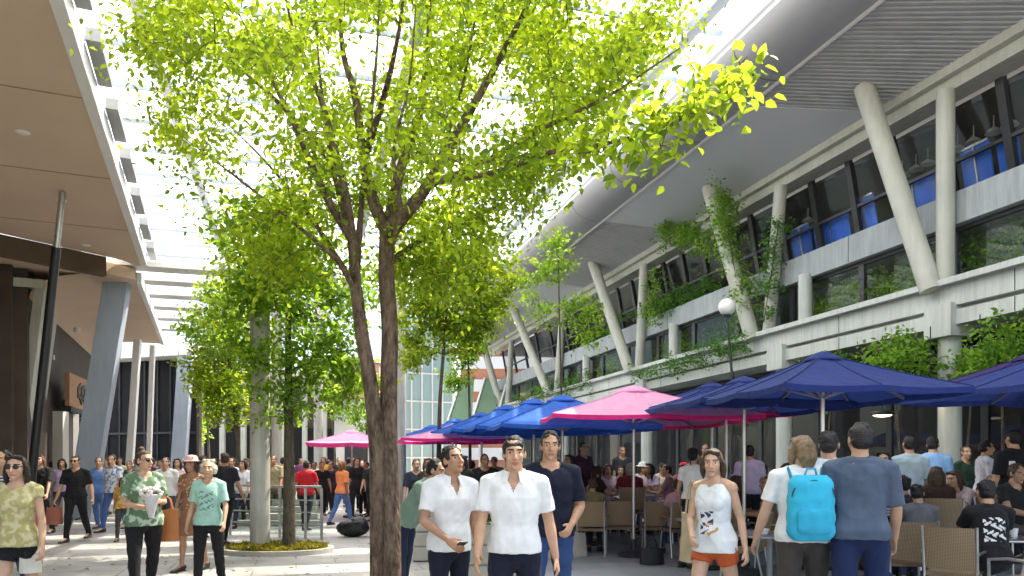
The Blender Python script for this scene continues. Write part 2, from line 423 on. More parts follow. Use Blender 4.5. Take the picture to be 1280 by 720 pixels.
# ------------------------------------------------------------------ glass canopy over the street
CZ = 11.5
can = thing('glass_canopy', 'long white glass canopy on thin grey cross beams roofing the street', 'canopy', S(0, 17, CZ))
SB = [17.2 + 2.13 * i for i in range(-9, 13)]
for i, s in enumerate(SB):
    b = MB()
    b.sbox(-13.5, 9.4, s - .035, s + .035, CZ - .13, CZ - .02)
    b.build('cross_beam', M['canopy_steel'], can)
for r in (-3.2, 2.6, 8.5):
    b = MB(); b.sbox(r - .13, r + .13, SB[0], SB[-1], CZ - .36, CZ - .15); b.build('long_beam', M['canopy_steel'], can)
for i in range(len(SB) - 1):
    sm = SB[i] + 1.15
    g = MB(); g.sbox(-13.4, 9.35, SB[i] + .03, sm, CZ + .01, CZ + .03); g.build('glass_panel', M['frit'], can)
    g = MB(); g.sbox(-13.4, 9.35, sm + .01, SB[i + 1] - .03, CZ + .01, CZ + .03); g.build('glass_panel', M['frit_clear'], can)

# ------------------------------------------------------------------ building on the left: brown soffit on a leaning slab column
EL = Vector((-4.87, 11.96, 0)).normalized(); IN = Vector((-EL.y, EL.x, 0))      # along the eaves, into the building
E0 = Vector((-10.3, 20.7, 0))
def E(t, inn=0.0, z=0.0): return E0 + EL * t + IN * inn + Vector((0, 0, z))
ROTE = Matrix.Rotation(math.atan2(-EL.x, EL.y), 3, 'Z')
def ebox(mb, t0, t1, i0, i1, z0, z1, mi=0):
    return mb.box(E((t0 + t1) / 2, (i0 + i1) / 2, (z0 + z1) / 2), (abs(i1 - i0), abs(t1 - t0), abs(z1 - z0)), ROTE, mi)
lb = thing('eaves_building', 'dark shopfront building under a wide brown soffit with white edge trim', 'building', E(-2, 6))
mb = MB()
p1 = [E(-26, 0, 7), E(0, 0, 7), Vector((-10.42, 19.9, 7)), Vector((-12.1, 17.6, 7)), Vector((-17.5, 10.3, 7)), E(-26, 14, 7)]
mb.prism(p1, (0, 0, .45)); mb.build('soffit', M['soffit_brown'], lb)
mb = MB()
for t in np.arange(-24, -1, 3.4): ebox(mb, t, t + .03, .02, 6.5 if t < -9 else (1.6 if t > -3 else 4.0), 6.994, 7.02)
mb.build('seam', pmat('seam brown', (.3, .21, .14), .8), lb)
for t in np.arange(-22.3, -1, 3.4):
    b = MB(); b.lathe([(.09, -.012), (.11, .0), (.11, .02)], E(t, 1.1, 7.0), 16); b.build('downlight', M['white_paint'], lb, smooth=True)
mb = MB(); mb.bar(Vector((-10.75, 19.62, 6.745)), Vector((-17.6, 10.3, 6.745)), .22, .5); mb.build('drop_beam', pmat('dark brown beam', (.11, .075, .05), .7, var=.1), lb)
mb = MB(); mb.prism([E(-.25, .15, 6.62), E(11.6, .15, 6.62), E(11.6, 4.6, 6.62), E(-3.1, 4.6, 6.62), E(-.75, .9, 6.62)], (0, 0, .3)); mb.build('rear_soffit', M['soffit_brown'], lb)
mb = MB()                                                    # curved brown underside falling to the wall
prof = [(2.8 + 1.4 * math.sin(a), 6.61 - .75 * (1 - math.cos(a))) for a in [R(x) for x in range(0, 91, 10)]]
vs = []
for t in (-.4, 11.5):
    vs += [E(t, i - 1.6, z) for i, z in prof]
n = len(prof)
mb.add(vs, [(i, i + 1, i + 1 + n, i + n) for i in range(n - 1)]); mb.build('curved_underside', M['soffit_brown'], lb, smooth=True)
mb = MB(); ebox(mb, -26, .1, -.16, 0.0, 6.97, 7.32); mb.build('eaves_trim', M['white_paint'], lb)
mb = MB(); ebox(mb, .1, 11.6, .02, .14, 6.58, 6.9); mb.build('rear_eaves_trim', M['white_paint'], lb)
for i in range(11):
    t = -22 + i * 2.1
    b = MB(); ebox(b, t, t + 1.35, -.36, -.17, 7.325, 7.5)
    b.build('gutter_bracket', M['roof_grey'], lb)
# leaning blade column
def blade(top, bot, w, d, name, mat, parent):
    b = MB(); x = Vector((1, 0.15, 0)).normalized(); y = Vector((-0.15, 1, 0)).normalized()
    q = [x * w / 2 * i + y * d / 2 * j for i, j in ((-1, -1), (1, -1), (1, 1), (-1, 1))]
    b.add([bot + k for k in q] + [top + k for k in q], [(3, 2, 1, 0), (4, 5, 6, 7)] + [(i, (i + 1) % 4, (i + 1) % 4 + 4, i + 4) for i in range(4)])
    return b.build(name, mat, parent, bevel=0.015)
blade(at(150, 335, 20.9), gx(100, 20.9), .66, .34, 'slab_column', M['blue_grey'], lb)
blade(at(172, 425, 27.5), gx(159, 27.5), .24, .24, 'column', M['white_paint'], lb)
blade(at(191, 432, 29.5), gx(184, 29.5), .18, .18, 'column', M['white_paint'], lb)
# shop wall, set back, with posts, glass and a lit shop sign
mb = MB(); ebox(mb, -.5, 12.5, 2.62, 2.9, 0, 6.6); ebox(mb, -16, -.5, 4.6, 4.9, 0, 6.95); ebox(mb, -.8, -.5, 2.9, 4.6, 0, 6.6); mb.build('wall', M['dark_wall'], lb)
for t0, t1, wi in ((-9.5, -5.6, 4.6), (-5.2, -1.8, 4.6), (4.6, 6.6, 2.62), (6.9, 9.2, 2.62), (9.5, 12.2, 2.62)):
    w = MB(); ebox(w, t0, t1, wi - .12, wi - .01, .05, .2); ebox(w, t0, t1, wi - .12, wi - .01, 3.5, 3.62)
    for t in (t0 + .05, (t0 + t1) / 2, t1 - .05): ebox(w, t - .05, t + .05, wi - .14, wi - .02, .2, 3.5)
    wo = w.build('shop_window', M['dark_metal'], lb)
    g = MB(); ebox(g, t0 + .1, t1 - .1, wi - .09, wi - .06, .2, 3.5); g.build('pane', M['glass_black'], wo)
blade(at(53, 358, 19.6), gx(14, 19.6), .26, .26, 'portal_post', M['cream_paint'], lb)
mb = MB(); mb.bar(at(-60, 347, 18.2), at(53, 356, 19.6), .28, .22); mb.build('portal_beam', M['cream_paint'], lb)
blade(at(67, 392, 21.4), gx(33, 21.4), .16, .2, 'portal_post', M['cream_paint'], lb)
# shop kiosk front with its sign
kq = [at(84, 466, 22.3), at(108, 477, 24.6)]
mb = MB(); d = (kq[1] - kq[0]); d.z = 0
mb.bar(Vector((kq[0].x, kq[0].y, 3.8)), Vector((kq[1].x, kq[1].y, 3.8)), .12, 1.0); sg = mb.build('sign_board', M['sign_brown'], lb)
mb = MB(); nrm = Vector((d.y, -d.x, 0)).normalized()
for k in range(7):
    c = kq[0] + d * (0.42 + 0.06 * k) + nrm * .075; c.z = 3.78 + .22 * math.sin(k * 2.1)
    mb.box(c, (.16, .03, .34), Matrix.Rotation(math.atan2(d.y, d.x), 3, 'Z') @ Matrix.Rotation(k * 1.1, 3, 'Y'))
mb.build('emblem', M['dark_metal'], sg)
mb = MB(); mb.bar(Vector((kq[0].x - .05, kq[0].y, 3.2)), Vector((kq[1].x, kq[1].y, 3.2)), .3, .16); mb.build('sign_shelf', M['dark_metal'], lb)
mb = MB()
for px, Y, w in ((76, 22.0, .3), (92, 23.0, .16), (112, 24.8, .5)):
    c = gx(px, Y); mb.box(c + Vector((0, 0, 1.55)), (w, .3, 3.1))
mb.build('shopfront_pier', M['pale_wall'], lb)
mb = MB(); mb.bar(Vector((kq[0].x - .4, kq[0].y + .3, 1.5)), Vector((kq[1].x - .1, kq[1].y + .5, 1.5)), .1, 3.0); mb.build('shopfront', M['dark_wall'], lb)
for px, py, Y in ((64, 447, 22.5), (96, 413, 24), (78, 447, 24.5)):
    b = MB(); c = at(px, py, Y); b.lathe([(.02, .1), (.09, .08), (.1, -.06), (.03, -.08)], c, 12); b.build('spotlight', M['white_paint'], lb)

# black raking prop below the soffit
pp = thing('raking_prop', 'black steel pole with pale upper end propping the brown soffit', 'pole', gx(31, 14.9))
ptop, pbot = onz(78, 240, 6.985), gx(31, 14.9)
mid = pbot.lerp(ptop, .84)
mb = MB(); mb.tube([pbot, mid], [.085, .085], 12); mb.build('pole', M['black'], pp, smooth=True)
mb = MB(); mb.tube([mid, ptop], [.06, .06], 12); mb.build('pole_end', M['steel'], pp, smooth=True)
mb = MB(); mb.lathe([(.16, 0.004), (.16, .05), (.1, .06)], pbot, 16); mb.build('foot', M['dark_metal'], pp, smooth=True)

# lower slatted canopy and glass hall at the far end of the left side
lc = thing('slatted_canopy', 'lower canopy of pale blue white slats beyond the brown soffit', 'canopy', Vector((-11, 28, 7)))
for Y in (22.0, 23.6, 25.5, 27.4, 29.5, 31.8):
    b = MB(); b.sbox(-8.4 - (Y - 22) * .42, 1.2, Y * 1.03 - .32, Y * 1.03 + .32, 6.96, 7.1); b.build('slat', M['white_paint'], lc)
for r in (-8.3, -2, 1.0):
    b = MB(); b.bar(S(r, 22, 7.2), S(r - (4.2 if r < -8 else 0), 33, 7.2), .16, .2); b.build('side_beam', M['white_paint'], lc)
gh = thing('glass_hall', 'dark glass hall with blue grey corner column behind the walkers', 'building', gx(200, 36))
mb = MB(); a_, b_ = gx(120, 36), gx(247, 34.2)
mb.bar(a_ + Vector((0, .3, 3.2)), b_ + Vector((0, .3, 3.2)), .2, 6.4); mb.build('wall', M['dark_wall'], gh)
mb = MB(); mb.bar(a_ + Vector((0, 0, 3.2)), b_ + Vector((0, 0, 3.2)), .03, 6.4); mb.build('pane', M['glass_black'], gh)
mb = MB()
for k in range(9):
    c = a_.lerp(b_, k / 8); mb.box(c + Vector((0, -.06, 3.2)), (.08, .08, 6.4))
mb.bar(a_ + Vector((0, -.06, 3.0)), b_ + Vector((0, -.06, 3.0)), .09, .1)
mb.build('window_frame', M['dark_metal'], gh)
mb = MB(); mb.bar(a_ + Vector((0, -.4, 6.7)), b_ + Vector((0, -.4, 6.7)), 1.2, .55); mb.build('roof_edge', M['white_paint'], gh)
blade(at(233, 440, 33.6), gx(221, 33.6), .6, .5, 'corner_column', M['blue_grey'], gh)

# ------------------------------------------------------------------ terrace building on the right
tb = thing('terrace_building', 'two storey glazed building with raking columns and broad grey overhanging roof', 'building', S(13, 20, 0))
FR = 11.85
S0, S1 = 3.0, 46.0
def prof_extrude(mb, prof, s0, s1, mi=0, closed=True):
    n = len(prof)
    vs = [S(r, s0, z) for r, z in prof] + [S(r, s1, z) for r, z in prof]
    fs = [(i, (i + 1) % n, (i + 1) % n + n, i + n) for i in range(n if closed else n - 1)]
    if closed: fs += [tuple(range(n))[::-1], tuple(range(n, 2 * n))]
    return mb.add(vs, fs, mi)
# roof fascia (rounded), soffit, roof
fp = [(9.62, 9.52), (9.3, 9.50), (9.0, 9.56), (8.75, 9.70), (8.6, 9.9), (8.56, 10.08), (8.66, 10.25), (8.9, 10.35)]
mb = MB(); prof_extrude(mb, fp + [(9.62, 10.35)], S0, S1); fas = mb.build('roof_fascia', M['roof_grey'], tb, smooth=True)
mb = MB()
for s in np.arange(S0 + 1, S1, 3.1):
    pr = [(r - .004 if r < 9.4 else r, z - .004) for r, z in fp[:6]]
    mb = MB(); prof_extrude(mb, pr, s, s + .025, closed=False); mb.build('panel_joint', M['dark_metal'], fas)
mb = MB(); mb.bar(S(9.64, S0, 9.5), S(9.64, S1, 9.5), .05, .07); mb.build('soffit_trim', M['white_paint'], tb)
mb = MB(); prof_extrude(mb, [(8.9, 10.352), (20, 10.352), (20, 10.6), (8.9, 10.6)], S0, S1); mb.build('roof', M['roof_grey'], tb)
def soff(r): return 9.5 - (r - 9.66) * 0.33
zones = [(S0, 13.4, 1), (13.4, 21.6, 0), (21.6, 29.5, 1), (29.5, 37, 0), (37, S1, 1)]
for s0, s1, lou in zones:
    mb = MB(); sk = 1.0
    def zq(off):
        return [S(9.66, s0 + sk, soff(9.66) + off), S(12.0, s0 - sk, soff(12.0) + off), S(12.0, s1 - sk, soff(12) + off), S(9.66, s1 + sk, soff(9.66) + off)]
    off = .12 if lou else 0.0
    mb.prism(zq(off), (0, 0, .06)); mb.build('soffit', M['louvre_dark'] if lou else M['soffit_grey'], tb)
    if lou:
        mb = MB()
        for s in np.arange(s0, s1, .15):
            a_, b_ = S(9.68, s + sk, soff(9.68) + .05), S(11.95, s - sk, soff(11.95) + .05)
            mb.bar(a_, b_, .075, .08)
        mb.build('louvre', M['louvre'], tb)
# header beam, two mouldings
mb = MB(); mb.sbox(FR - .32, FR + .3, S0, S1, 8.72, 8.96); mb.sbox(FR - .18, FR + .3, S0, S1, 8.48, 8.717); mb.build('header_beam', M['cream_paint'], tb)
mb = MB(); mb.sbox(FR - .05, FR + .42, S0, S1, 6.02, 6.62); mb.sbox(FR + .42, 16.4, S0, S1, 6.05, 6.3); mb.build('upper_floor_beam', M['grey_beam'], tb)
mb = MB(); mb.sbox(FR - .45, FR + .4, S0, S1, 4.84, 4.95); mb.sbox(FR - .3, FR + .4, S0, S1, 4.45, 4.837); mb.sbox(FR - .12, FR + .4, S0, S1, 4.37, 4.447); mb.sbox(FR - .3, FR + .4, S0, S1, 4.1, 4.367)
mb.sbox(FR + .4, 16.4, S0, S1, 4.15, 4.8)
mb.build('lower_floor_beam', M['beam_paint'], tb)
for s_ in np.arange(S0 + 2.4, 40, 4.2):
    for r_, z0, z1 in ((FR - .054, 6.03, 6.61), (FR - .304, 4.46, 4.83), (FR - .304, 4.11, 4.36)):
        mb = MB(); mb.sbox(r_, r_ + .02, s_, s_ + .018, z0, z1); mb.build('joint', M['dark_metal'], tb)
# columns: (base px, raking top px/py, upright top px or None)
vb = [(1168, 1080, 112, 1183), (944, 886, 236, 977), (790, 741, 330, 806), (688, 641, 386, 704), (628, 600, 418, 640)]
for bp, tp, tpy, up in vb:
    sb = s_of(bp, FR - .35)
    # raking column, from the lower beam out to the soffit
    k = (tp - CX) / F; Yt = (9.5 + 9.66 * .33 - CAMH) / ((HY - tpy) / F + .33 * (k * CA + SA)); rr = Yt * (k * CA + SA); st = Yt * (CA - k * SA)
    base = S(FR - .42, sb, 4.8); top = S(rr, st, soff(rr) + .05)
    mb = MB(); mb.tube([base, top], [.20, .20], 16); mb.build('raking_column', M['cream_paint'], tb, smooth=True)
    su = s_of(up, FR - .2)
    b0 = S(FR - .22, su if bp > 1100 else (sb * .55 + su * .45), 4.94)
    mb = MB(); mb.tube([b0, S(FR - .22, su, 8.5)], [.16, .16], 14); mb.build('column', M['cream_paint'], tb, smooth=True)
    mb = MB(); mb.tube([S(FR - .12, su, 0), S(FR - .12, su, 3.95)], [.2, .2], 16); mb.sbox(FR - .42, FR + .1, su - .3, su + .3, 3.9, 4.5)
    mb.build('ground_column', M['beam_paint'], tb, smooth=True)
for px in (845, 735, 1010):
    su = s_of(px, FR); mb = MB(); mb.tube([S(FR - .08, su, 4.9), S(FR - .08, su, 6.1)], [.16, .16], 14); mb.build('column', M['beam_paint'], tb, smooth=True)
# upper storey windows lean outwards at the top; each a frame with its pane
WR = FR + .55
lean = .38
def upper_window(s0, s1):
    f = MB()
    def P(s, z, o=0.0): return S(WR + .12 - lean * (z - 6.62) / 2.0 + o, s, z)
    for s in (s0 + .04, s1 - .04): f.bar(P(s, 6.63), P(s, 8.6), .08, .1, up=S(1, 0))
    for z in (6.68, 7.45, 8.55): f.bar(P(s0 + .08, z), P(s1 - .08, z), .07, .07)
    o = f.build('window', M['dark_metal'], tb)
    g = MB(); g.prism([P(s0 + .06, 6.64, .02), P(s1 - .06, 6.64, .02), P(s1 - .06, 8.58, .02), P(s0 + .06, 8.58, .02)], S(.02, 0)); g.build('pane', M['glass_dark'], o)
s = 4.0; k = 0
while s < 44:
    w = 1.28 if s < 30 else 2.2
    upper_window(s, s + w); s += w
# middle and ground storey windows
for z0, z1, nm, gm in ((4.955, 6.01, 'middle', 'glass_vision'), (0.05, 4.09, 'ground', 'glass_black')):
    s = 4.0
    while s < 44:
        w = 2.4
        f = MB(); rr = FR + .16 if nm == 'middle' else FR + .9
        for q in (s + .04, s + w - .04): f.sbox(rr - .05, rr + .05, q - .04, q + .04, z0, z1)
        f.sbox(rr - .05, rr + .05, s + .081, s + w - .081, z1 - .08, z1); f.sbox(rr - .05, rr + .05, s + .081, s + w - .081, z0, z0 + .08)
        o = f.build('window', M['dark_metal'], tb)
        g = MB(); g.sbox(rr - .012, rr + .012, s + .07, s + w - .07, z0 + .07, z1 - .07); g.build('pane', M[gm], o)
        s += w
# rooms behind the glass: back wall, blue panels, white cones for reflected lights
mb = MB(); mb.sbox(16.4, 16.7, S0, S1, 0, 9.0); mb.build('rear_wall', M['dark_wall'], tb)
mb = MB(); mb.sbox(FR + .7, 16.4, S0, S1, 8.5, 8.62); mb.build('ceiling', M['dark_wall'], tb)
for i, (p0, p1) in enumerate(((985, 1008), (1012, 1055), (1062, 1088), (1108, 1166), (1196, 1232), (1240, 1266))):
    sa, sb_ = s_of(p0, WR), s_of(p1, WR)
    zt = 7.62 - .14 * (i % 2); l0, l1 = min(sa, sb_), max(sa, sb_)
    def Q(s, z): return S(WR + .26 - lean * (z - 6.62) / 2.0, s, z)
    mb = MB(); mb.prism([Q(l0, 6.625), Q(l1, 6.625), Q(l1, zt), Q(l0, zt)], S(.03, 0)); pn_ = mb.build('blue_panel', M['blue_panel'], tb)
    mb = MB(); mb.bar(Q(l0, zt + .03), Q(l1, zt + .03), .05, .05); mb.bar(Q((l0 + l1) / 2, 6.66) + S(-.02, 0), Q((l0 + l1) / 2, zt) + S(-.02, 0), .03, .03, up=S(1, 0)); mb.build('panel_rail', M['steel'], pn_)
for i, (px, py) in enumerate(((1145, 215), (1160, 205), (1197, 203), (1217, 183), (1242, 172), (1010, 270), (1128, 222), (1262, 165))):
    mb = MB(); c = S(WR + .95, s_of(px, WR + .95), 8.2); mb.lathe([(.16, -.06), (.12, .0), (.03, .06), (.012, .08), (.008, .36)], c, 16); mb.build('light_reflection', M['lamp_white'], tb, smooth=True)  # white cones added as reflections of lights in the glass
lampm, nt, out = newmat('lit ceiling lamp')
em = nd(nt, 'ShaderNodeEmission'); em.inputs['Color'].default_value = (1, .93, .8, 1); em.inputs['Strength'].default_value = 1.6
nt.links.new(em.outputs[0], out.inputs['Surface'])
for px, py, rr in ((1103, 517, 11.3), (1163, 503, 11.3), (1225, 490, 11.2)):
    kx = (px - CX) / F; Y = rr / (kx * CA + SA); c = at(px, py, Y)
    mb = MB(); mb.lathe([(.05, .07), (.21, .05), (.24, 0), (.2, -.03)], c, 18); lf = mb.build('ceiling_lamp', M['dark_metal'], tb, smooth=True)
    mb = MB(); mb.lathe([(.18, -.032), (.12, -.06), (.03, -.07)], c, 18); mb.build('lamp_glass', lampm, lf, smooth=True)
    mb = MB(); mb.tube([c + Vector((0, 0, .07)), Vector((c.x, c.y, 4.1))], .012, 6); mb.build('lamp_rod', M['dark_metal'], lf)

# ------------------------------------------------------------------ street columns
def round_column(px, Y, rad, ztop, label):
    o = thing('street_column', label, 'column', gx(px, Y), group='columns carrying the glass canopy')
    b = MB(); b.tube([gx(px, Y), gx(px, Y) + Vector((0, 0, ztop))], [rad, rad], 20); b.build('shaft', M['concrete'], o, smooth=True)
    b = MB(); b.lathe([(rad * 1.5, 0.006), (rad * 1.5, .05), (rad * 1.12, .07)], gx(px, Y), 20); b.build('base_plate', M['steel'], o, smooth=True)
    return o
round_column(325, 13.3, .172, 4.3, 'pale concrete column rising from the planting bed beside a tree')
round_column(500, 21, .17, CZ - .47, 'pale column close behind the forked trunk of the big tree')
round_column(346, 25, .17, CZ - .47, 'slim pale column half hidden behind the second tree')
round_column(398, 33, .2, CZ - .47, 'distant pale column between the second tree and the far pink umbrella')

# ------------------------------------------------------------------ far buildings
fb = thing('banded_building', 'far building with white and terracotta bands beyond the umbrellas', 'building', gx(640, 62))
x0, x1 = gx(575, 62).x, gx(735, 62).x
for i in range(9):
    b = MB(); z = i * 1.9
    b.box(((x0 + x1) / 2, 62.5, z + .5), (x1 - x0, 1.0, 1.0)); b.build('white_band', M['white_paint'], fb)
    b = MB(); b.box(((x0 + x1) / 2, 62.7, z + 1.45), (x1 - x0 - .1, .9, .896)); b.build('terracotta_band', M['terracotta'], fb)
pg = thing('teal_glass_tower', 'pale teal glass block with thin mullions seen beside the big trunk', 'building', gx(530, 52))
a_, b_ = gx(488, 52), gx(566, 54)
mb = MB(); mb.bar(a_ + Vector((0, .4, 6)), b_ + Vector((0, .4, 6)), .4, 12); mb.build('wall', M['pale_wall'], pg)
mb = MB(); mb.bar(a_ + Vector((0, 0, 6)), b_ + Vector((0, 0, 6)), .04, 12); mb.build('pane', M['glass_pale'], pg)
mb = MB()
for k in range(7): mb.box(a_.lerp(b_, k / 6) + Vector((0, -.06, 6)), (.1, .1, 12))
for z in (2, 4, 6, 8, 10): mb.bar(a_ + Vector((0, -.06, z)), b_ + Vector((0, -.06, z)), .08, .1)
mb.build('window_frame', M['white_paint'], pg)
gr = thing('green_glass_roof', 'folded green glass roof standing above the blue umbrellas', 'glass roof', gx(600, 42))
greeng = glass_mat('green roof glass', (0.4, 0.62, 0.42), 0.2, 0.15, base=.5)
for k in range(3):
    xa = gx(560 + 30 * k, 42).x; w = gx(592, 42).x - gx(560, 42).x
    b = MB(); b.prism([Vector((xa, 42, 4.0)), Vector((xa + w * .93, 42, 4.0)), Vector((xa + w * .95, 44, 6.6)), Vector((xa + w * .45, 44, 6.6))], (0, .05, .03)); pn = b.build('roof_panel', greeng, gr)
    b = MB(); b.bar(Vector((xa, 41.95, 4)), Vector((xa + w * .45, 43.95, 6.62)), .1, .1); b.build('rib', M['white_paint'], pn)
mb = MB()
for px in (563, 600, 645): mb.box(gx(px, 42) + Vector((0, 0, 2)), (.15, .15, 4.0))
mb.build('post', M['white_paint'], gr)
pv = thing('brown_pavilion', 'low pavilion with pinkish brown fascia behind the big trunk', 'building', gx(450, 46))
mb = MB(); mb.box(gx(448, 46) + Vector((0, 0, 6.6)), (2.9, 2, 2.1)); mb.build('fascia', pmat('pink brown fascia', (.42, .24, .2), .7, var=.1), pv)
mb = MB(); mb.box(gx(448, 46) + Vector((0, .2, 2.75)), (2.7, 1.6, 5.5)); mb.build('wall', M['pale_wall'], pv)
mb = MB(); mb.box(gx(448, 46) + Vector((0, -.65, 1.5)), (1.4, .06, 3)); mb.build('door', M['dark_metal'], pv)
mb = MB(); mb.box(gx(448, 46) + Vector((0, 0, 7.75)), (3.1, 2.2, .18)); mb.build('roof', M['white_paint'], pv)
da = thing('dark_arcade', 'long dark glazed arcade with pale posts closing the far end of the street', 'building', gx(340, 58))
a_, b_ = gx(225, 56), gx(500, 62)
mb = MB(); mb.bar(a_ + Vector((0, .5, 4.5)), b_ + Vector((0, .5, 4.5)), .3, 9); mb.build('wall', M['dark_wall'], da)
mb = MB(); mb.bar(a_ + Vector((0, .2, 2.2)), b_ + Vector((0, .2, 2.2)), .03, 4.4); mb.build('pane', M['glass_black'], da)
for k in range(12):
    b = MB(); b.box(a_.lerp(b_, k / 11) + Vector((0, -.2, 4.5)), (.35, .35, 9)); b.build('post', M['cream_paint'], da)
mb = MB(); mb.bar(a_ + Vector((0, -.1, 8.8)), b_ + Vector((0, -.1, 8.8)), 1, .6); mb.build('roof_edge', M['white_paint'], da)

# ------------------------------------------------------------------ trees
def barkmat(name, c1, c2, scale=7.0):
    m, nt, out = newmat(name)
    b = nd(nt, 'ShaderNodeBsdfPrincipled'); b.inputs['Roughness'].default_value = 0.9; b.inputs['Specular IOR Level'].default_value = 0.2
    tc = nd(nt, 'ShaderNodeTexCoord'); mp = nd(nt, 'ShaderNodeMapping'); mp.inputs['Scale'].default_value = (1, 1, .35)
    nt.links.new(tc.outputs['Object'], mp.inputs['Vector'])
    n = nd(nt, 'ShaderNodeTexNoise'); n.inputs['Scale'].default_value = scale * 2; n.inputs['Detail'].default_value = 9; n.inputs['Roughness'].default_value = 0.7
    v = nd(nt, 'ShaderNodeTexVoronoi'); v.inputs['Scale'].default_value = scale * 2.6; v.feature = 'DISTANCE_TO_EDGE'
    nt.links.new(mp.outputs[0], n.inputs['Vector']); nt.links.new(mp.outputs[0], v.inputs['Vector'])
    c = ramp(nt, n.outputs['Fac'], [(0.32, c1), (0.68, c2)])
    nt.links.new(c, b.inputs['Base Color'])
    mx = nd(nt, 'ShaderNodeMath', operation='ADD'); nt.links.new(n.outputs['Fac'], mx.inputs[0]); nt.links.new(v.outputs['Distance'], mx.inputs[1])
    bp = nd(nt, 'ShaderNodeBump'); bp.inputs['Strength'].default_value = 0.9; bp.inputs['Distance'].default_value = 0.04
    nt.links.new(mx.outputs[0], bp.inputs['Height']); nt.links.new(bp.outputs['Normal'], b.inputs['Normal'])
    nt.links.new(b.outputs[0], out.inputs['Surface'])
    return m
M['bark'] = barkmat('brown bark', (0.030, 0.018, 0.012), (0.27, 0.19, 0.14), 9.0)
M['bark_grey'] = barkmat('grey bark', (0.05, 0.04, 0.03), (0.14, 0.12, 0.09))
M['leaf_main'] = leafmat('spring leaves', (0.03, 0.095, 0.010), (0.15, 0.26, 0.02), (0.66, 0.82, 0.055), 0.66)
M['leaf_mid'] = leafmat('street tree leaves', (0.04, 0.13, 0.014), (0.14, 0.28, 0.03), (0.52, 0.76, 0.06), 0.6)
M['leaf_bright'] = leafmat('fresh tree leaves', (0.07, 0.16, 0.012), (0.19, 0.31, 0.025), (0.66, 0.80, 0.06), 0.62)
M['leaf_dark'] = leafmat('ivy leaves', (0.03, 0.10, 0.022), (0.10, 0.26, 0.045), (0.24, 0.50, 0.07), 0.45)
M['leaf_lime'] = leafmat('lime reflected leaves', (0.08, 0.20, 0.02), (0.28, 0.46, 0.05), (0.5, 0.72, 0.08), 0.45)
M['leaf_hedge'] = leafmat('hedge leaves', (0.05, 0.15, 0.018), (0.18, 0.36, 0.04), (0.42, 0.68, 0.07), 0.5)

